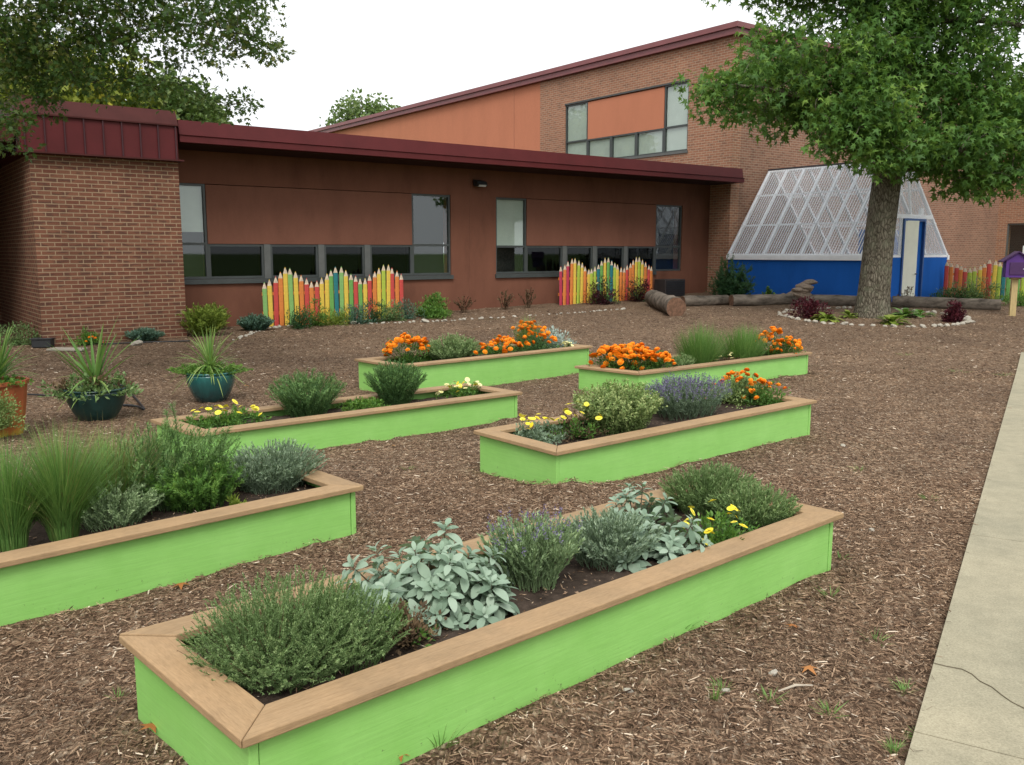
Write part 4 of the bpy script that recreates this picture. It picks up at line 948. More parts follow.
# stacked flat rocks on the log
rp = G(800, 304)
for k, (dx, dz, s, lb) in enumerate([(0, .22, .30, 'wide flat rock at the bottom of the stack on the log'), (.04, .32, .27, 'middle flat rock of the stack on the log'), (.10, .42, .23, 'upper tilted rock of the stack on the log'), (.20, .53, .17, 'small rock on top of the stack on the log'), (-.42, .18, .13, 'rounded rock on the log left of the rock stack')]):
    o = bpy.data.objects.new('rock', stone_mesh(20+k, 3)); o.data.materials.clear(); o.data.materials.append(ROCK); C.objects.link(o)
    o.location = (rp.x + dx, rp.y, rp.z + dz); o.scale = (s, s*.8, s*.40 if k < 4 else s*.6); o.rotation_euler = (0, R(-8 if k == 2 else 4), k); tag(o, lb, 'rock', 'rocks on the log')
sp_ = G(137, 345); stone((sp_.x, sp_.y, sp_.z), .10, 'pale angular stone beside the blue green shrub at the brick bay', 'loose pale stones')
sp_ = G(190, 345)

# ------------------------------------------------------------------ plants
def plant(name, label, cat, loc, group=None): return thing(name, label, cat, loc, random.uniform(0, 6.28) if False else 0, group)
def stems_paths(n, Rr, H, spread, r0, lean=(0, 0), seg=6, hvar=.3, flat=.0):
    """returns (n,seg,3)"""
    a = RNG.random(n)*2*math.pi; q = np.sqrt(RNG.random(n)); base = np.stack([np.cos(a)*q*r0[0], np.sin(a)*q*r0[1], np.zeros(n)], 1)
    a2 = a + RNG.normal(0, .35, n); hh = H*(1 - hvar*RNG.random(n))*(1 - flat*q**2)
    out = np.stack([np.cos(a2)*q*Rr[0], np.sin(a2)*q*Rr[1], np.zeros(n)], 1)
    s = np.linspace(0, 1, seg)[None, :, None]
    P = base[:, None] + (out - base)[:, None]*(s**spread) + np.array([0, 0, 1.0])*hh[:, None, None]*(s**.9) + np.array([lean[0], lean[1], 0])*H*(s**1.5)
    return P, q
def herb(parent, name, mat, n, Rr, H, leaves, ll, lw, r0f=.5, spread=1.3, lean=(0, 0), tint=.5, ts=.18, ang=.7, stemr=.0018, flat=.4, start=.12, hvar=.3, wob=.02):
    P, q = stems_paths(n, Rr, H, spread, (Rr[0]*r0f, Rr[1]*r0f), lean, flat=flat, hvar=hvar)
    P[:, 1:] += RNG.normal(0, wob*H, P[:, 1:].shape)*np.array([1, 1, .3])
    seg = P.shape[1]; m_ = MB(); st = np.clip(RNG.normal(tint, ts*.7, n), 0, 1)
    # stems as thin ribbons (two crossed)
    for axv in ((1, 0, 0), (0, 1, 0)):
        w_ = np.array(axv)*stemr; Vv = np.stack([P - w_, P + w_], 2).reshape(n, seg*2, 3); q_ = np.array([(2*i, 2*i+1, 2*i+3, 2*i+2) for i in range(seg-1)])
        m_.add(Vv.reshape(-1, 3), (np.arange(n)[:, None, None]*(seg*2) + q_[None]).reshape(-1, 4), np.repeat(st*.6, seg*2))
    s = start + (1-start)*RNG.random((n, leaves))**.8; idx = s*(seg-1); i0 = np.clip(idx.astype(int), 0, seg-2); fr = (idx - i0)[..., None]
    ar = np.arange(n)[:, None]; A = P[ar, i0]; B_ = P[ar, i0+1]; pt = A + (B_-A)*fr; tg = nrm(B_-A)
    rd_ = rdir(n*leaves).reshape(n, leaves, 3); rd_ = nrm(rd_ - tg*(rd_*tg).sum(-1, keepdims=True)); D = nrm(tg*math.cos(ang) + rd_*math.sin(ang))
    Nn = nrm(np.cross(D, np.cross(tg, D)) + .3*rd_); N_ = n*leaves
    L_ = ll*(.6 + .7*RNG.random(N_)); T = np.clip(np.repeat(st, leaves) + RNG.normal(0, ts, N_) + (s.ravel()-.5)*.25, 0, 1)
    leaf_diamond(m_, pt.reshape(-1, 3), D.reshape(-1, 3), Nn.reshape(-1, 3), L_, lw*(.7+.6*RNG.random(N_)), T)
    o = m_.build(name, mat, parent); return P
def blades(parent, name, mat, n, Rr, H, w_, r0=.3, spread=1.8, lean=(0,0), droop=0, hvar=.45, tint=.45, seg=6, ts=.2):
    P, q = stems_paths(n, Rr, H, spread, (Rr[0]*r0, Rr[1]*r0), lean, seg=seg, hvar=hvar, flat=.25)
    s = np.linspace(0, 1, seg); P[:, :, 2] -= (droop*H*q[:, None])*(s[None]**2.5)
    tg = np.gradient(P, axis=1); S = nrm(np.cross(tg, rdir(n)[:, None]*.4 + np.array([0, 0, 1.0])*0 + nrm(P[:, -1:]*np.array([1, 1, 0]) + 1e-3)))
    wf = (w_*(.7 + .5*RNG.random(n)))[:, None, None]*(np.array([.6, .9, 1, .8, .5, .08] if seg == 6 else np.interp(np.linspace(0, 1, seg), [0, .3, .7, 1], [.6, 1, .8, .06]))[None, :, None])
    Vv = np.stack([P - S*wf*.5, P + S*wf*.5], 2).reshape(n, seg*2, 3); q_ = np.array([(2*i, 2*i+1, 2*i+3, 2*i+2) for i in range(seg-1)])
    m_ = MB(); m_.add(Vv.reshape(-1, 3), (np.arange(n)[:, None, None]*(seg*2) + q_[None]).reshape(-1, 4), np.repeat(np.clip(RNG.normal(tint, ts, n), 0, 1), seg*2))
    return m_.build(name, mat, parent)
def bushy(parent, name, mat, n, Rr, H, ll, lw, tint=.5, ts=.2, shell=.5, up=.4, z0=0.0, lob=True):
    """dome of small leaves on short twigs"""
    nc = max(8, n//16); u = rdir(nc); u[:, 2] = np.abs(u[:, 2]); rr = RNG.random(nc)**shell
    cc = u*rr[:, None]*np.array([Rr[0], Rr[1], H]) + np.array([0, 0, z0]); cc[:, :2] *= (1 + .15*RNG.normal(size=(nc, 1)))
    ci = RNG.integers(0, nc, n); sc = min(Rr[0], H)*.22; off = rdir(n)*(RNG.random(n)**.5)[:, None]*sc; P = cc[ci] + off; P[:, 2] = np.maximum(P[:, 2], .005)
    D = nrm(nrm(off)*.7 + u[ci]*.5 + rdir(n)*.5 + np.array([0, 0, up])); Nn = nrm(rdir(n)*.6 + np.array([0, 0, 1]) + u[ci]*.3)
    T = np.clip(RNG.normal(tint, ts*.6, nc)[ci] + RNG.normal(0, ts*.7, n), 0, 1); m_ = MB()
    leaf_diamond(m_, P, D, Nn, ll*(.6+.7*RNG.random(n)), lw*(.6+.7*RNG.random(n)), T)
    for c in cc[:min(nc, 60)]: m_.tube([(c[0]*.15, c[1]*.15, 0), (c[0]*.6, c[1]*.6, c[2]*.6), tuple(c)], [.004, .003, .0015], 4, T=.1, cap=False)
    return m_.build(name, mat, parent)
def blossom_mesh(kind):
    m_ = MB(); rings = {'marigold': [(.024, 12, -.1), (.023, 11, .25), (.021, 10, .6), (.018, 9, 1.1), (.015, 6, 2.2)], 'pansy': [(.020, 6, .1), (.011, 5, .5)]}[kind]
    mean_ = random.choice((.15, .35, .6, .85))
    for r_, k, el in rings:
        a = np.linspace(0, 2*math.pi, k, endpoint=False) + random.random(); D = nrm(np.stack([np.cos(a), np.sin(a), np.full(k, el)], 1)); P = np.zeros((k, 3))
        Nn = np.stack([-np.cos(a)*el, -np.sin(a)*el, np.ones(k)], 1); leaf_strip(m_, P, D, Nn, r_, r_*.95, [(0, .25), (.5, .9), (.85, 1), (1, .55)], .1, np.clip(RNG.normal(mean_, .2, k), 0, 1))
    if kind == 'marigold': m_.lathe([(0.001, -.004), (.012, -.002), (.017, .006), (.014, .013), (.001, .017)], 8, T=.3)
    return m_.mesh('blossom')
BM = {'marigold': [blossom_mesh('marigold') for _ in range(4)], 'pansy': [blossom_mesh('pansy') for _ in range(3)]}
for k, v in BM.items():
    for i, me in enumerate(v): me.materials.append(FL_OR if k == 'marigold' else FL_YE)
BM['pale'] = [m_.copy() for m_ in BM['pansy']]
for me in BM['pale']: me.materials.clear(); me.materials.append(FL_PA)
def blossoms(parent, kind, n, Rr, H, s=1.0, zmin=.3, nm='blossom', dy=0):
    for _ in range(n):
        a = random.uniform(0, 6.28); q = math.sqrt(random.random()); z = H*(zmin + (1-zmin)*math.sqrt(max(0, 1-q*q)))*random.uniform(.85, 1.12)
        o = bpy.data.objects.new(nm, random.choice(BM[kind])); C.objects.link(o); o.parent = parent
        o.location = (math.cos(a)*q*Rr[0], math.sin(a)*q*Rr[1] + dy, z); k = s*random.uniform(.75, 1.2); o.scale = (k, k, k)
        o.rotation_euler = (random.uniform(-.3, 1.1), random.uniform(-.6, .6), random.uniform(0, 6.28)) if random.random() < .7 else (random.uniform(-.5, .5), random.uniform(-.5, .5), 0)
def in_bed(i, px, py, z=None):
    """point inside bed i under the pixel; clamps into the soil rectangle"""
    zc = BEDS[i][4]; p = at(px, py, zc - .07); a, c = bed_uv(i, p.x, p.y); N, L, W = BF[i]
    a = min(max(a, .22), BEDS[i][2]-.2); c = min(max(c, .23), BEDS[i][3]-.25); q = N + L*a + W*c; return Vector((q.x, q.y, zc - .085))
def oval(i, along, across):   # world-aligned radii is fine: return along/across
    return (along, across)
def rot_to_bed(t, i): t.rotation_euler[2] = R(90 - BEDS[i][1])

def sage(parent, nros, Rr, H, ll, lw):
    m_ = MB(); sm_ = MB(); u = rdir(nros); u[:, 2] = np.abs(u[:, 2])*.9 + .1; rr = RNG.random(nros)**.4
    cc = u*rr[:, None]*np.array([Rr[0], Rr[1], H]); cc[:, 2] = np.maximum(cc[:, 2], .03) * (1 + .15*RNG.normal(size=nros))
    for c in cc:
        k = RNG.integers(9, 15); ax = nrm((c*np.array([1, 1, .6]) + np.array([0, 0, H*.9]))[None])[0]; a = np.arange(k)*2.4 + RNG.random()*6; el = np.linspace(-.35, 1.3, k)
        e1 = nrm(np.cross(ax, [0, .3, 1.0])[None])[0]; e2 = np.cross(ax, e1)
        D = nrm(e1*np.cos(a)[:, None] + e2*np.sin(a)[:, None] + ax*el[:, None]); Nn = nrm(ax[None]*1.0 - (e1*np.cos(a)[:, None] + e2*np.sin(a)[:, None])*el[:, None]*.9 + RNG.normal(0, .18, (k, 3)))
        P = c + ax*np.linspace(-.035, .012, k)[:, None]; L_ = ll*np.interp(el, [-.35, .3, 1.3], [1.0, 1.0, .45])*(.8 + .4*RNG.random(k))
        leaf_strip(m_, P + D*L_[:, None]*.12, D, Nn, L_, lw*L_/ll*1.05, [(0, .22), (.15, .62), (.38, .95), (.6, 1.0), (.82, .74), (.95, .38), (1, .08)], .22 + .25*RNG.random(k), np.clip(RNG.normal(.5, .22, k), 0, 1), fold=.10)
        sm_.tube([(c[0]*.2, c[1]*.2, -.02), tuple(c*np.array([.7, .7, .5])), tuple(c)], [.004, .0035, .002], 5, cap=False)
    m_.build('foliage', L_SAGE, parent, smooth=True); sm_.build('stem', m_plain('woody_stem', (.10, .09, .06), .9, .2, 9, 0), parent)

# --- bed 1 (nearest)
def T_(i, name, label, cat, px, py, group=None, dz=0):
    p = in_bed(i, px, py); p.z += dz; t = thing(name, label, cat, p, R(90 - BEDS[i][1]), group); return t
t = T_(0, 'thyme', 'bushy dark green thyme filling the near left end of the nearest bed', 'herb', 284, 664)
P_ = herb(t, 'foliage', L_THYME, 700, (.34, .34), .35, 80, .0095, .0034, r0f=.55, flat=.45, start=.10, ts=.24, ang=.75, spread=1.1, lean=(.04, -.02), wob=.026, hvar=.6, stemr=.001)
herb(t, 'dry_stems', L_BROWN, 60, (.34, .31), .30, 10, .008, .002, r0f=.55, flat=.4, hvar=.5, tint=.8, stemr=.001)
t = T_(0, 'thyme', 'lower spreading thyme touching the front rail next to the sage in the nearest bed', 'herb', 340, 655)
herb(t, 'foliage', L_THYME, 330, (.27, .25), .28, 60, .0095, .0034, r0f=.6, flat=.5, start=.2, ts=.18, ang=.85, spread=1.5, tint=.58)
t = T_(0, 'sage', 'large pale leaved sage behind and right of the thyme in the nearest bed', 'herb', 428, 600)
sage(t, 92, (.45, .33), .29, .070, .032)
t = T_(0, 'sage', 'small pale sage tuft leaning over the front rail in the nearest bed', 'herb', 488, 610)
sage(t, 20, (.17, .16), .17, .072, .033)
t = T_(0, 'withered_plant', 'brown withered low plant between thyme and sage in the nearest bed', 'herb', 408, 640)
bushy(t, 'foliage', L_BROWN, 700, (.15, .16), .15, .024, .012)
bushy(t, 'green_shoots', L_GREEN, 120, (.12, .13), .15, .024, .014)
t = T_(0, 'lavender', 'yellowish green lavender with thin purple tips standing in the middle of the nearest bed', 'herb', 533, 580)
P_ = herb(t, 'foliage', L_LAV, 230, (.24, .21), .30, 44, .022, .006, r0f=.5, flat=.2, tint=.5, ang=.5)
m_ = MB(); tp = P_[RNG.random(len(P_)) < .35][:, -1]; k = 14; cc = np.repeat(tp, k, 0) + RNG.normal(0, .004, (len(tp)*k, 3)) + np.stack([np.zeros(len(tp)*k), np.zeros(len(tp)*k), RNG.random(len(tp)*k)*.035], 1)
leaf_diamond(m_, cc, rdir(len(cc)) + np.array([0, 0, .8]), rdir(len(cc)), .008, .005, RNG.random(len(cc))); tag(m_.build('flower_spikes', L_LAVF, t), kind='stuff')
t = T_(0, 'lavender', 'grey green lavender mound between the two sages, towards the right of the nearest bed', 'herb', 608, 558)
herb(t, 'foliage', L_LAVG, 280, (.26, .24), .25, 42, .020, .005, r0f=.55, flat=.4, ang=.55)
t = T_(0, 'sage', 'pale sage spilling over the front rail right of the grey lavender', 'herb', 660, 555)
sage(t, 44, (.26, .24), .17, .070, .030)
t = T_(0, 'sage', 'pale sage at the back rail behind the grey lavender', 'herb', 620, 524)
sage(t, 34, (.34, .15), .21, .066, .028)
t = T_(0, 'yellow_flower', 'low yellow pansies between the sage and the far lavender of the nearest bed', 'flower', 716, 543)
bushy(t, 'foliage', L_GREEN, 1100, (.20, .17), .15, .026, .013); blossoms(t, 'pansy', 17, (.19, .16), .21, 1.0)
t = T_(0, 'lavender', 'left green lavender mound at the far right end of the nearest bed', 'herb', 705, 505)
herb(t, 'foliage', L_THYME, 420, (.32, .26), .26, 50, .016, .004, r0f=.6, flat=.4, ang=.5, tint=.5)
t = T_(0, 'lavender', 'right green lavender mound filling the far right corner of the nearest bed', 'herb', 752, 520)
herb(t, 'foliage', L_THYME, 300, (.25, .24), .21, 44, .018, .005, r0f=.6, flat=.4, ang=.5, tint=.6)

# --- bed 4 (left edge)
t = T_(3, 'ornamental_grass', 'tall green grass clump with tan tips behind grey lavender in the left bed', 'grass clump', 64, 535)
blades(t, 'blades', L_GRASS, 1100, (.36, .32), .62, .004, r0=.18, spread=1.7)
blades(t, 'seed_stalks', L_TAN, 90, (.30, .28), .68, .003, r0=.22, spread=1.6)
t = T_(3, 'ornamental_grass', 'green grass clump cut by the left edge of the photo in the left bed', 'grass clump', 12, 545)
blades(t, 'blades', L_GRASS, 700, (.30, .28), .58, .004, r0=.22, spread=1.9, tint=.4)
t = T_(3, 'ornamental_grass', 'tan grass clump at the back of the left bed below the orange planter', 'grass clump', 50, 478)
blades(t, 'blades', L_GRASS, 700, (.40, .26), .52, .004, r0=.3, spread=1.6, tint=.6); blades(t, 'seed_stalks', L_TAN, 260, (.42, .28), .60, .003, r0=.3, spread=1.6)
t = T_(3, 'lavender', 'grey purple lavender low between the grass and feathery herb of the left bed', 'herb', 112, 522)
herb(t, 'foliage', L_LAV, 220, (.28, .22), .24, 34, .018, .005, tint=.75); 
t = T_(3, 'lavender', 'thin greyish lavender at the front rail below the feathery herb of the left bed', 'herb', 160, 505)
herb(t, 'foliage', L_LAV, 140, (.20, .18), .20, 30, .018, .005, tint=.6)
t = T_(3, 'feathery_herb', 'tall feathery green herb leaning right behind the grey lavender of the left bed', 'herb', 138, 492)
herb(t, 'foliage', L_ROSE, 150, (.44, .32), .50, 95, .026, .004, r0f=.5, flat=.3, tint=.7, ang=.9, lean=(.12, 0), spread=1.2, wob=.03)
t = T_(3, 'feathery_herb', 'upright feathery herb with three tall spires left of the round lavender in the left bed', 'herb', 198, 505)
herb(t, 'foliage', L_GREEN, 150, (.28, .24), .30, 90, .024, .004, r0f=.5, flat=.3, tint=.5, ang=1.0, wob=.03)
herb(t, 'spires', L_ROSE, 8, (.20, .10), .60, 380, .030, .004, r0f=.8, flat=0, tint=.75, ang=1.05, hvar=.3, start=.05)
t = T_(3, 'lavender', 'round grey green lavender at the right end of the left bed', 'herb', 272, 485)
herb(t, 'foliage', L_LAVG, 460, (.34, .30), .29, 40, .020, .005, r0f=.55, flat=.4, ang=.5, spread=1.4)
t = T_(3, 'young_herb', 'small bright green seedling at the front rail under the round lavender', 'herb', 235, 505)
bushy(t, 'foliage', L_YGREEN, 160, (.07, .07), .06, .03, .014)

# --- bed 2
t = T_(1, 'yellow_flower', 'yellow pansies at the left end of the bed in front of the teal pot', 'flower', 222, 424)
bushy(t, 'foliage', L_GREEN, 1500, (.38, .24), .14, .03, .015); blossoms(t, 'pansy', 20, (.36, .22), .18, 1.3)
t = T_(1, 'rosemary', 'broad dark rosemary, left one of two in the bed before the teal pot', 'herb', 308, 414)
herb(t, 'foliage', L_ROSE, 300, (.37, .32), .42, 64, .026, .005, r0f=.45, flat=.35, tint=.55, ang=.8, spread=1.3)
t = T_(1, 'parsley', 'low bright green parsley between the two rosemary bushes', 'herb', 362, 409)
bushy(t, 'foliage', L_GREEN, 1500, (.26, .20), .10, .03, .018, tint=.6)
t = T_(1, 'rosemary', 'upright dark rosemary, right one of two in the bed before the teal pot', 'herb', 392, 402)
herb(t, 'foliage', L_ROSE, 300, (.30, .28), .44, 64, .026, .005, r0f=.4, flat=.3, tint=.42, ang=.6, spread=1.2)
t = T_(1, 'yellow_flower', 'pale yellow pansies at the right end of the bed with the rosemary bushes', 'flower', 462, 396)
bushy(t, 'foliage', L_GREEN, 1000, (.28, .17), .13, .028, .014, tint=.45); blossoms(t, 'pale', 20, (.27, .16), .16, 1.2); blossoms(t, 'pansy', 8, (.27, .16), .16, 1.1)

# --- bed 3
t = T_(2, 'yellow_flower', 'yellow pansies trailing at the near left corner of the middle bed', 'flower', 525, 436)
bushy(t, 'foliage', L_LAVG, 1300, (.26, .25), .12, .03, .014, tint=.4); blossoms(t, 'pansy', 18, (.24, .22), .18, 1.15)
t = T_(2, 'yellow_flower', 'dark stemmed yellow pansies between the corner pansies and the oregano of the middle bed', 'flower', 578, 436)
bushy(t, 'foliage', L_BROWN, 500, (.20, .22), .19, .026, .012, tint=.3); bushy(t, 'green_shoots', L_GREEN, 500, (.20, .22), .17, .03, .014); blossoms(t, 'pansy', 18, (.19, .2), .25, 1.15)
t = T_(2, 'oregano', 'tall pale yellow green oregano in the left half of the middle bed', 'herb', 618, 430)
herb(t, 'foliage', L_PALE, 380, (.40, .33), .42, 38, .024, .012, r0f=.55, flat=.3, ang=1.0, ts=.25, tint=.5, wob=.03)
t = T_(2, 'lavender', 'purple grey flowering lavender in the centre of the middle bed', 'herb', 686, 414)
P_ = herb(t, 'foliage', L_LAVG, 380, (.48, .30), .34, 40, .024, .006, r0f=.6, flat=.3, ang=.55, tint=.35)
m_ = MB(); tp = P_[:, -1]; k = 14; cc = np.repeat(tp, k, 0) + RNG.normal(0, .005, (len(tp)*k, 3)) + np.stack([np.zeros(len(tp)*k), np.zeros(len(tp)*k), RNG.random(len(tp)*k)*.05 - .01], 1)
leaf_diamond(m_, cc, rdir(len(cc)) + np.array([0, 0, .8]), rdir(len(cc)), .011, .007, RNG.random(len(cc))*.8); tag(m_.build('flower_spikes', L_LAVF, t), kind='stuff')
t = T_(2, 'green_herb', 'fresh green herb behind the purple lavender of the middle bed', 'herb', 725, 392)
herb(t, 'foliage', L_THYME, 160, (.22, .18), .26, 34, .024, .007, tint=.45)
def marigold(i, label, px, py, Rr, H, nb, s=1.5, nl=1400, fol=L_GREEN):
    t = T_(i, 'marigold', label, 'flower', px, py); bushy(t, 'foliage', fol, nl, Rr, H*.95, .032, .013, tint=.4); blossoms(t, 'marigold', nb, (Rr[0]*.98, Rr[1]*.98), H*1.02, s, .25); return t
marigold(2, 'orange marigold spilling over the right end of the middle bed', 768, 404, (.22, .2), .22, 20, 1.0)
marigold(2, 'orange marigold with pale foliage next to the lavender of the middle bed', 738, 402, (.28, .25), .30, 26, 1.0, fol=L_PALE)

# --- bed 5
marigold(4, 'dense orange marigold at the left end of the farthest bed towards the brown wall', 405, 362, (.30, .28), .33, 60, 1.45)
t = T_(4, 'green_herb', 'rounded green herb right of the first marigold of the farthest bed', 'herb', 452, 358)
herb(t, 'foliage', L_THYME, 300, (.52, .30), .33, 34, .03, .009, tint=.65, flat=.5)
t = T_(4, 'ornamental_grass', 'small upright grass clump behind the middle marigolds of the farthest bed', 'grass clump', 482, 345)
blades(t, 'blades', L_GRASS, 300, (.26, .22), .55, .006, r0=.35, spread=1.5, tint=.75)
marigold(4, 'low orange marigold row in the middle of the front rail of the farthest bed', 500, 357, (.38, .20), .25, 44, 1.3)
marigold(4, 'tall orange marigold in front of the grass clump of the farthest bed', 520, 349, (.34, .26), .37, 52, 1.35)
marigold(4, 'green orange marigold beside the silver plant in the farthest bed', 538, 352, (.26, .25), .30, 26, 1.3, fol=L_ROSE)
t = T_(4, 'silver_herb', 'silver grey leaved plant near the right end of the farthest bed', 'herb', 552, 349)
bushy(t, 'foliage', L_SILV, 1900, (.30, .28), .28, .045, .018)
t = T_(4, 'yellow_flower', 'pale yellow pansies at the right tip of the farthest bed', 'flower', 572, 350)
bushy(t, 'foliage', L_GREEN, 500, (.17, .14), .09, .03, .015); blossoms(t, 'pale', 14, (.17, .14), .12, 1.5)

# --- bed 6
marigold(5, 'left most orange marigold heaped at the near corner of the back right bed', 603, 370, (.30, .30), .29, 62, 1.45)
marigold(5, 'dense orange marigold next to the corner one in the back right bed', 632, 372, (.32, .30), .31, 86, 1.45)
marigold(5, 'orange marigold at the front rail beside the low green herb of the back right bed', 655, 372, (.24, .24), .26, 48, 1.45)
t = T_(5, 'green_herb', 'low green herb between the marigold mass and the first grassy clump', 'herb', 680, 368)
herb(t, 'foliage', L_THYME, 150, (.24, .20), .19, 34, .026, .006, tint=.6)
t = T_(5, 'ornamental_grass', 'tall fine green grassy clump, the left one of two in the back right bed', 'grass clump', 700, 364)
blades(t, 'blades', L_GRASS, 1500, (.46, .34), .60, .0045, hvar=.7, r0=.5, spread=1.1, tint=.35)
t = T_(5, 'ornamental_grass', 'tall fine green grassy clump, the right one of two in the back right bed', 'grass clump', 742, 360)
blades(t, 'blades', L_GRASS, 1400, (.46, .32), .54, .0045, hvar=.7, r0=.55, spread=1.1, tint=.35)
t = T_(5, 'yellow_flower', 'low pale pansies at the front rail under the two grassy clumps', 'flower', 726, 363)
bushy(t, 'foliage', L_BROWN, 500, (.34, .12), .09, .03, .014, tint=.4); blossoms(t, 'pale', 12, (.32, .10), .13, 1.2)
marigold(5, 'tall orange marigold right of the grassy clumps in the back right bed', 772, 356, (.27, .26), .37, 44, 1.3)
marigold(5, 'orange marigold at the far right tip of the back right bed', 795, 356, (.24, .22), .26, 32, 1.3)

# --- pots at the left
def pot(label, p, r, h, mat):
    t = thing('plant_pot', label, 'plant pot', p, 0); pr = [(0, 0), (r*.55, 0), (r*.60, .01), (r*.80, h*.28), (r*.97, h*.62), (r, h*.86), (r*.985, h*.93)]
    m_ = MB(); m_.lathe(pr + [(r*.92, h*.93), (r*.90, h*.7)], 40); m_.build('bowl', mat, t, smooth=True)
    m_ = MB(); m_.lathe([(r*.985, h*.93), (r*1.04, h*.95), (r*1.05, h*.985), (r*1.0, h), (r*.93, h*.99), (r*.915, h*.93)], 40); m_.build('rim', mat, t, smooth=True)
    m_ = MB(); m_.lathe([(0.001, h*.9), (r*.915, h*.9)], 30); m_.build('soil', SOIL, t); return t
def spikes(parent, n, L_, w_, mat=L_GRASS, el0=.25, el1=1.5, droop=.35, tint=.5):
    m_ = MB(); a = RNG.random(n)*2*math.pi; el = el0 + (el1-el0)*RNG.random(n); D = np.stack([np.cos(a)*np.cos(el), np.sin(a)*np.cos(el), np.sin(el)], 1)
    Nn = np.stack([-np.cos(a)*np.sin(el), -np.sin(a)*np.sin(el), np.cos(el)], 1); P = D*.02; P[:, 2] += RNG.random(n)*.10
    leaf_strip(m_, P, D, Nn, L_*(.7 + .4*RNG.random(n)), w_, [(0, .5), (.15, .9), (.4, 1), (.65, .8), (.85, .45), (1, .04)], droop*np.cos(el)*(.5+RNG.random(n)), np.clip(RNG.normal(tint, .22, n), 0, 1), fold=.15)
    return m_.build('leaves', mat, parent)
pA = G(205, 404.5); pA.y += .22; pot('teal glazed round pot with rosette of spiky leaves, standing alone on the mulch', pA, .255, .33, POT)
t = thing('spike_plant', 'light green spiky leaved plant in the teal round pot', 'plant', pA + Vector((0, 0, .30)), 0)
spikes(t, 110, .46, .015, tint=.75, el0=.05, droop=.6); 
t = thing('trailing_herb', 'trailing green herb hanging over the rim of the teal round pot', 'plant', pA + Vector((0, 0, .29)), 0)
herb(t, 'foliage', L_GREEN, 150, (.46, .34), .14, 42, .024, .009, r0f=.5, tint=.6, flat=.5, spread=1.0)
pB = G(88, 423); pB.y += .2; pot('dark green glazed pot hidden under spiky and trailing plants', pB, .27, .31, POT_D)
t = thing('spike_plant', 'tall sword leaved plant leaning right in the dark green pot', 'plant', pB + Vector((0, 0, .28)), 0)
spikes(t, 26, .62, .032, tint=.45, el0=.6, el1=1.35, droop=.15); spikes(t, 18, .45, .026, tint=.85, el0=-.2, el1=.6, droop=.6)
t = thing('trailing_herb', 'loose trailing geranium leaves around the dark green pot', 'plant', pB + Vector((0, 0, .25)), 0)
bushy(t, 'foliage', L_THYME, 1700, (.44, .34), .24, .045, .026, tint=.4, z0=-.06); bushy(t, 'dry_stems', L_BROWN, 350, (.36, .30), .18, .05, .02)
# orange painted planter at the left edge
pC = G(-10, 441); pC.y += .2
mC, n_, l_, b_, o_ = newmat('orange_yellow_paint'); tc = n_.new('ShaderNodeTexCoord'); sp = n_.new('ShaderNodeSeparateXYZ'); l_.new(tc.outputs['Object'], sp.inputs[0])
ns = noise(n_, l_, mapping(n_, l_, tc.outputs['Object'], (9, 9, 3)), 1.5, 4); ad = n_.new('ShaderNodeMath'); ad.operation = 'MULTIPLY_ADD'; ad.inputs[1].default_value = .4; l_.new(ns, ad.inputs[0]); l_.new(sp.outputs[2], ad.inputs[2])
l_.new(ramp(n_, l_, ad.outputs[0], [(.20, (.50, .40, .05)), (.30, (.40, .13, .025)), (.5, (.28, .07, .02))]), b_.inputs['Base Color']); b_.inputs['Roughness'].default_value = .55
t = thing('plant_pot', 'tall orange and yellow painted planter at the left edge of the photo', 'plant pot', pC, 0)
m_ = MB(); m_.lathe([(0, 0), (.15, 0), (.165, .05), (.20, .28), (.22, .46)], 12); m_.build('body', mC, t); m_ = MB(); m_.lathe([(.22, .46), (.24, .465), (.24, .50), (.215, .50), (.21, .44)], 12); m_.build('rim', mC, t)
m_ = MB(); m_.lathe([(.001, .45), (.21, .45)], 20); m_.build('soil', SOIL, t)
t = thing('spike_plant', 'upright spiky leaved plant in the orange planter', 'plant', pC + Vector((0, 0, .46)), 0)
spikes(t, 95, .42, .020, tint=.5, el0=.35)
t = thing('trailing_herb', 'pale green trailing herb hanging down the front of the orange planter', 'plant', pC + Vector((.06, -.25, .12)), 0)
bushy(t, 'foliage', L_PALE, 4200, (.22, .09), .36, .026, .014, tint=.35)
t = thing('trailing_herb', 'dark green skirt of small leaves over the rim of the orange planter', 'plant', pC + Vector((.02, -.05, .46)), 0)
bushy(t, 'foliage', L_GREEN, 700, (.27, .25), .07, .03, .015)

# ------------------------------------------------------------------ shrubs along the walls
def shrub(name, label, p, Rr, H, mat, n=1500, ll=.05, lw=.02, cat='shrub', group=None, **k):
    t = thing(name, label, cat, p, 0, group); bushy(t, 'foliage', mat, n, Rr, H, ll, lw, **k); return t
def hshrub(name, label, p, Rr, H, mat, n=160, lv=40, ll=.05, lw=.012, **k):
    t = thing(name, label, 'shrub', p, 0); herb(t, 'foliage', mat, n, Rr, H, lv, ll, lw, **k); return t
hshrub('shrub', 'dull blue green low shrub in front of the brick bay', G(140, 343) + Vector((0, .2, 0)), (.33, .25), .24, L_BLUEG, 150, 36, .05, .012, tint=.5)
shrub('shrub', 'small green plant with red flowers at the foot of the brick bay', G(88, 345), (.22, .2), .26, L_GREEN, 700)
blossoms(bpy.context.scene.objects[-1] if False else thing('red_flower', 'few small red flowers low before the brick bay', 'flower', G(95, 347), 0), 'marigold', 5, (.15, .1), .18, .9)
shrub('shrub', 'dark green shrub at the left foot of the brick bay by the black drain box', G(25, 345), (.65, .35), .34, L_THYME, 1600, tint=.3)
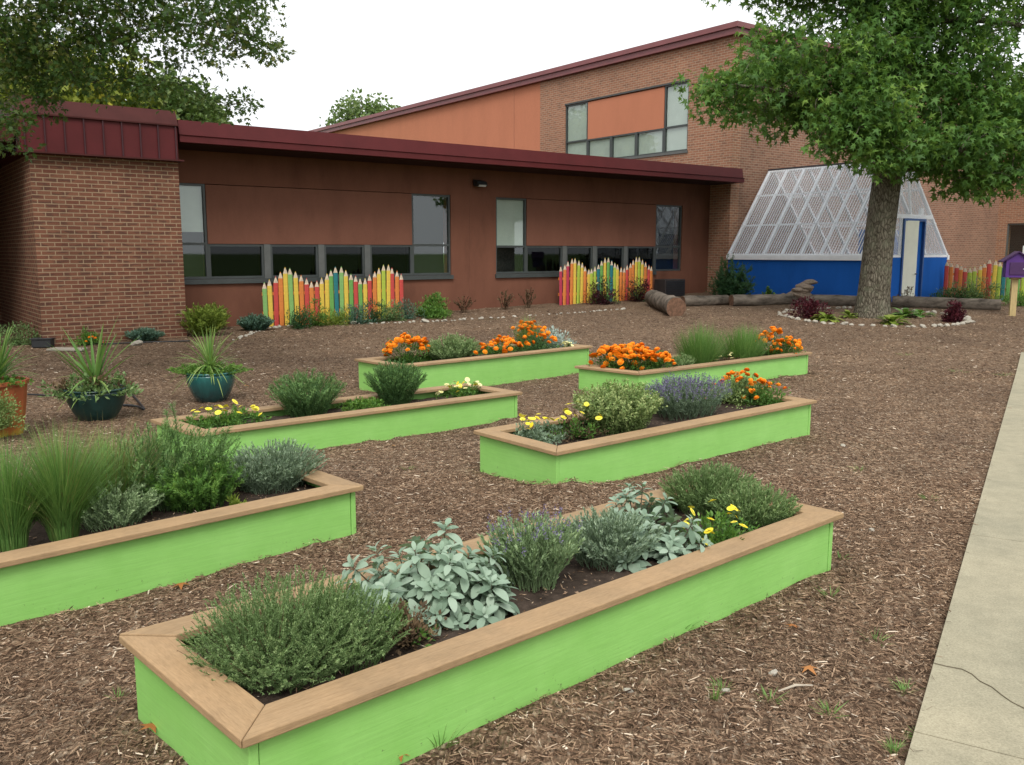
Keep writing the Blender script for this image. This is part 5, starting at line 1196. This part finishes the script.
hshrub('shrub', 'yellow green feathery shrub at the right corner of the brick bay', G(205, 336), (.42, .38), .58, L_YGREEN, 130, 46, .06, .018, tint=.4, r0f=.4, flat=.2, hvar=.55, wob=.05)
hshrub('shrub', 'yellow green lower shrub right beside the brick bay corner', G(214, 330), (.30, .3), .52, L_YGREEN, 120, 40, .05, .016, tint=.3, r0f=.4)
hshrub('shrub', 'dark blue green shrub left of the left pencil fence', B2W(6.15, 16.1, gz(-4, 16)), (.34, .28), .34, L_BLUEG, 180, 40, .05, .012, tint=.4)
lows = [(6.95, 15.95, .28, .28, L_DARK, 'dark low shrub at the left foot of the left pencil fence'), (7.35, 16.1, .26, .40, L_GREEN, 'green twiggy shrub with pale buds before the red pickets of the left pencil fence'),
        (7.75, 16.0, .28, .27, L_YGREEN, 'yellowish low plant before the left pencil fence, left of its teal picket'), (8.15, 15.95, .30, .32, L_BLUEG, 'blue green shrub before the teal picket of the left pencil fence'),
        (8.55, 16.0, .30, .36, L_DARK, 'dark green shrub right of the teal picket of the left pencil fence'), (9.0, 16.05, .28, .32, L_THYME, 'grey green shrub before the right part of the left pencil fence'),
        (9.35, 16.05, .28, .30, L_BLUEG, 'blue green shrub at the right foot of the left pencil fence')]
for x, y, r_, h_, mt, lb in lows:
    p = B2W(x, y); p.z = gz(p.x, p.y); shrub('shrub', lb, p, (r_*1.15, r_*.85), h_*1.3, mt, 1400, .045, .018, group='low shrubs before the left pencil fence')
p = B2W(10.15, 16.25); p.z = gz(p.x, p.y); shrub('shrub', 'bright green leafy bush right of the left pencil fence', p, (.36, .33), .50, L_GREEN, 2200, .06, .028, tint=.6)
p = B2W(9.95, 16.0); p.z = gz(p.x, p.y); shrub('shrub', 'low bright green bush in front of the leafy bush by the left pencil fence', p, (.38, .3), .30, L_GREEN, 1400, .055, .026, tint=.5)
for x, h_, lb in ((12.2, .55, 'thin leggy twig plant against the bare brown wall, the left one'), (12.9, .5, 'thin leggy twig plant against the bare brown wall, the right one'), (11.1, .4, 'thin leggy plant against the wall left of the bare stretch')):
    p = B2W(x, 16.5); p.z = gz(p.x, p.y); t = thing('twig_plant', lb, 'plant', p, 0, 'thin plants against the brown wall'); herb(t, 'foliage', L_BROWN, 16, (.28, .2), h_, 14, .05, .03, r0f=.2, tint=.4, stemr=.004)
for x, mt, lb in ((14.95, L_PURP, 'dark plum shrub with a few white flowers before the right pencil fence'), (16.15, L_PURP, 'dark plum shrub before the right part of the right pencil fence')):
    p = B2W(x, 16.15); p.z = gz(p.x, p.y); t = shrub('shrub', lb, p, (.42, .35), .62, mt, 1800, .05, .025, group='plum shrubs before the right pencil fence', tint=.3)
    bushy(t, 'green_leaves', L_DARK, 500, (.42, .35), .66, .05, .02)
    if x < 15.5: blossoms(t, 'pale', 5, (.35, .35), .5, 1.6)
# conifer at greenhouse corner
p = G(735, 305); p.y += .5
t = thing('conifer_shrub', 'dark green upright conifer shrub at the left corner of the greenhouse', 'shrub', p, 0); herb(t, 'foliage', L_DARK, 120, (.62, .5), 1.3, 110, .08, .014, r0f=.35, tint=.45, flat=.55, ang=.9, stemr=.005, wob=.05, hvar=.5)
pp_ = G(773, 303); pp_.y += .45; hshrub('young_shrub', 'small light green plant against the blue wall left of the rock stack', pp_, (.15, .12), .42, L_GREEN, 14, 40, .07, .03, tint=.6)
# inside the stone ring
for px, py, Rr, H, mt, nm, lb in ((808, 318, (.42, .3), .42, L_PURP, 'coral_bells', 'big dark red leafed plant at the left inside the stone ring'), (968-15, 322, (.22, .2), .40, L_PURP, 'coral_bells', 'small dark red leafed plant at the right inside the stone ring')):
    p = G(px, py); shrub(nm, lb, p, Rr, H, mt, 1400, .06, .035, cat='plant', group='dark red plants inside the stone ring')
def hosta(label, px, py, r_, n, mat=L_YGREEN):
    p = G(px, py); t = thing('hosta', label, 'plant', p, 0, 'hostas inside the stone ring'); m_ = MB(); a = RNG.random(n)*6.28; el = .15 + .9*RNG.random(n)
    D = np.stack([np.cos(a)*np.cos(el), np.sin(a)*np.cos(el), np.sin(el)], 1); Nn = np.stack([-np.cos(a)*np.sin(el), -np.sin(a)*np.sin(el), np.cos(el)], 1)
    leaf_strip(m_, D*.03, D, Nn, r_*(.6+.5*RNG.random(n)), r_*.38, [(0, .1), (.25, .3), (.45, .9), (.65, 1), (.85, .6), (1, .05)], .5, np.clip(RNG.normal(.5, .22, n), 0, 1), fold=.1); m_.build('leaves', mat, t)
hosta('light green hosta just right of the big dark red plant', 826, 320, .34, 34)
hosta('sparse yellowish hosta left of the maple trunk', 850, 318, .26, 22)
hosta('large light green hosta before the right side of the maple trunk', 892, 324, .36, 44)
hosta('green hosta right behind the large one by the maple trunk', 905, 317, .34, 36, L_GREEN)
hosta('low green hosta beside the trunk, farther right', 920, 316, .30, 22, L_GREEN)
# weeds before the right fence, twig at the greenhouse door
p = atd(975, 293, 22.9); p.z = gz(p.x, p.y); shrub('wild_shrub', 'loose weedy green bush in front of the weathered pencil fence', p, (.95, .4), .52, L_THYME, 2400, .06, .02, tint=.4)
p = atd(955, 293, 22.9); p.z = gz(p.x, p.y); shrub('wild_shrub', 'low dark weeds at the foot of the weathered pencil fence by the greenhouse', p, (.7, .35), .30, L_DARK, 1500, .06, .02, tint=.6)
p = atd(1020, 298, 21.5); p.z = gz(p.x, p.y); shrub('wild_shrub', 'grass green weeds behind the purple box post at the right edge', p, (.5, .4), .35, L_GREEN, 1200, .06, .02, tint=.5)
p = G(913, 308); p.y += .35; hshrub('twig_plant', 'thin twiggy plant growing before the open greenhouse door', p, (.25, .15), .55, L_BROWN, 14, 22, .05, .02, tint=.5)

# ------------------------------------------------------------------ purple box on post
p = G(1012, 315.5)
t = thing('little_library', 'purple house shaped box on a yellow pine post near the right edge', 'box on post', p, R(-18))
m_ = MB(); m_.box(-.06, .06, -.05, .05, -.2, .78); m_.build('post', POSTWOOD, t, bevel=.005)
m_ = MB(); m_.prism([(-.22, .82), (.22, .82), (.22, 1.18), (0, 1.34), (-.22, 1.18)], -.17, .17); bdy = m_.build('box', PURPLE, t, rot=(R(90), 0, 0))
for s_ in (-1, 1):
    m_ = MB(); m_.bar((0, 0, 1.365), (s_*.31, 0, 1.15), .44, .025, up=(0, 0, 1)); m_.build('roof', PURPLE_D, t)
m_ = MB(); m_.box(-.10, .10, -.08, .08, .78, .819); m_.build('bracket', POSTWOOD, t)
m_ = MB(); m_.box(-.15, .15, -.188, -.172, .88, 1.14); dr_ = m_.build('door', PURPLE_D, t, bevel=.003); m_ = MB(); m_.tube([(.11, -.188, 1.0), (.11, -.205, 1.0)], .01, 8); m_.build('knob', WHITE, dr_)

# ------------------------------------------------------------------ hoses, drain box, slab
def hose(label, pts, r=.012):
    P_ = [Vector(q) for q in pts]; s = np.linspace(0, len(P_)-1, len(P_)*6); A_ = np.array([tuple(q) for q in P_]); out = []
    for x in s:
        i = int(min(x, len(P_)-2)); f = x - i; p0_, p1_, p2_, p3_ = A_[max(i-1, 0)], A_[i], A_[i+1], A_[min(i+2, len(P_)-1)]
        out.append(.5*((2*p1_) + (-p0_+p2_)*f + (2*p0_-5*p1_+4*p2_-p3_)*f*f + (-p0_+3*p1_-3*p2_+p3_)*f**3))
    m_ = MB(); m_.tube(out, r, 8); o = m_.build('hose', HOSE, smooth=True); tag(o, label, 'hose'); return o
g_ = lambda x, y, z=.02: G(x, y) + Vector((0, 0, z))
hose('black hose looping out to the right of the dark green pot', [g_(112, 409), g_(125, 407), g_(138, 408.5), g_(144, 411), g_(139, 404), g_(130, 394), g_(124, 388)], .013)
hose('thin black hose on the mulch left of the dark green pot', [g_(28, 396), g_(45, 397), g_(60, 398), g_(72, 402)], .010)
hose('black hose running along the foot of the brick bay', [g_(55, 342), g_(80, 343), g_(105, 345), g_(130, 344), g_(160, 343), g_(190, 342)], .012)
p = G(44, 347); o = MB(); o.box(-.15, .15, -.11, .11, 0, .13); o.box(-.17, .17, -.13, .13, .131, .15); o = o.build('drain_box', BLACKBOX, loc=p, rot=(0, 0, .1), bevel=.01); tag(o, 'black plastic box on the ground at the left foot of the brick bay', 'box')
p = G(66, 350); o = MB(); o.prism([(-.25, -.12), (.35, -.2), (.30, .1), (-.25, .14)], 0, .03); o = o.build('paving_slab', m_plain('slab_concrete', (.34, .31, .25), .9, .15, 8, .3), loc=p, bevel=.006); tag(o, 'thin tan concrete slab beside the black drain box', 'slab')

# ------------------------------------------------------------------ small ground details
def fallen(label, px, py, s, mat=FALL, group='fallen leaves on the mulch'):
    p = G(px, py); m_ = MB(); D = np.array([[math.cos(px), math.sin(px), .12]]); N_ = np.array([[.15*math.sin(px), .2, 1.0]]); leaf_shape(m_, STAR, [(0, 0, .0)], D, N_, s, [random.uniform(.2, .9)])
    o = m_.build('fallen_leaf', mat, loc=(p.x, p.y, mulch_z(p.x, p.y) + .022)); tag(o, label, 'leaf', group)
fallen('orange fallen leaf beside the left bed, just above the thyme', 181, 585, .11)
fallen('brown fallen leaf on the mulch right of the nearest bed', 803, 667, .10)
fallen('orange brown leaf against the near left panel of the nearest bed', 146, 742, .12)
fallen('rusty leaf at the foot of the nearest bed at the bottom of the photo', 412, 756, .12)
fallen('tan fallen leaf near the right rear of the nearest bed', 793, 632, .08)
fallen('small yellow green leaf on the mulch above the nearest bed', 676, 463, .09)
fallen('orange leaf on the mulch between the rosemary bed and the middle bed', 362, 452, .09)
fallen('pale leaf on the mulch beside the rosemary bed front', 390, 448, .08)
fallen('pair leaf of pale yellow lying right of the teal pot', 247, 388, .13)
def weed(px, py, n=24, h=.08, r_=.06, mat=L_GRASS):
    p = G(px, py); t = thing('grass_tuft', 'small weedy grass tuft growing out of the bark mulch', 'grass tuft', (p.x, p.y, mulch_z(p.x, p.y) - .005), 0, 'grass tufts in the mulch'); blades(t, 'blades', mat, n, (r_, r_), h, .003, r0=.3, spread=1.3, tint=.55)
for a in ((785, 580, 34, .13, .06), (682, 632, 40, .07, .09), (830, 598, 20, .05, .09), (440, 745, 50, .09, .11), (895, 748, 40, .06, .07), (905, 690, 30, .05, .08), (722, 690, 30, .06, .07), (770, 700, 26, .05, .08), (830, 712, 26, .06, .08),
          (840, 560, 20, .05, .08), (715, 700, 22, .07, .05), (878, 640, 20, .05, .1), (800, 520, 14, .05, .08), (198, 478, 16, .05, .08), (408, 470, 14, .04, .09), (860, 470, 16, .04, .12), (930, 500, 18, .04, .1), (905, 355, 20, .04, .2), (960, 372, 20, .04, .2), (1005, 375, 24, .05, .2), (690, 600, 30, .08, .05), (120, 545, 16, .05, .06), (215, 690, 10, .05, .05), (118, 700, 14, .05, .06), (925, 735, 60, .035, .08)): weed(*a)
for px, py, s_ in ((773, 672, .016), (725, 692, .016), (628, 692, .014), (843, 445, .02), (640, 447, .02), (872, 530, .016)):
    p = G(px, py); stone((p.x, p.y, mulch_z(p.x, p.y)), s_, 'small white pebble lying loose in the mulch near the nearest bed', 'loose white pebbles')
st_ = MB(); a = G(778, 699); b = G(812, 693); st_.tube([(0, 0, 0), ((b.x-a.x)*.5, (b.y-a.y)*.5, .012), (b.x-a.x, b.y-a.y, 0)], [.003, .005, .003], 6)
tag(st_.build('stick', m_plain('bleached_wood', (.42, .36, .28), .8, .2, 20, .2), loc=a + Vector((0, 0, .03))), 'short bleached stick on the mulch right of the nearest bed', 'stick')
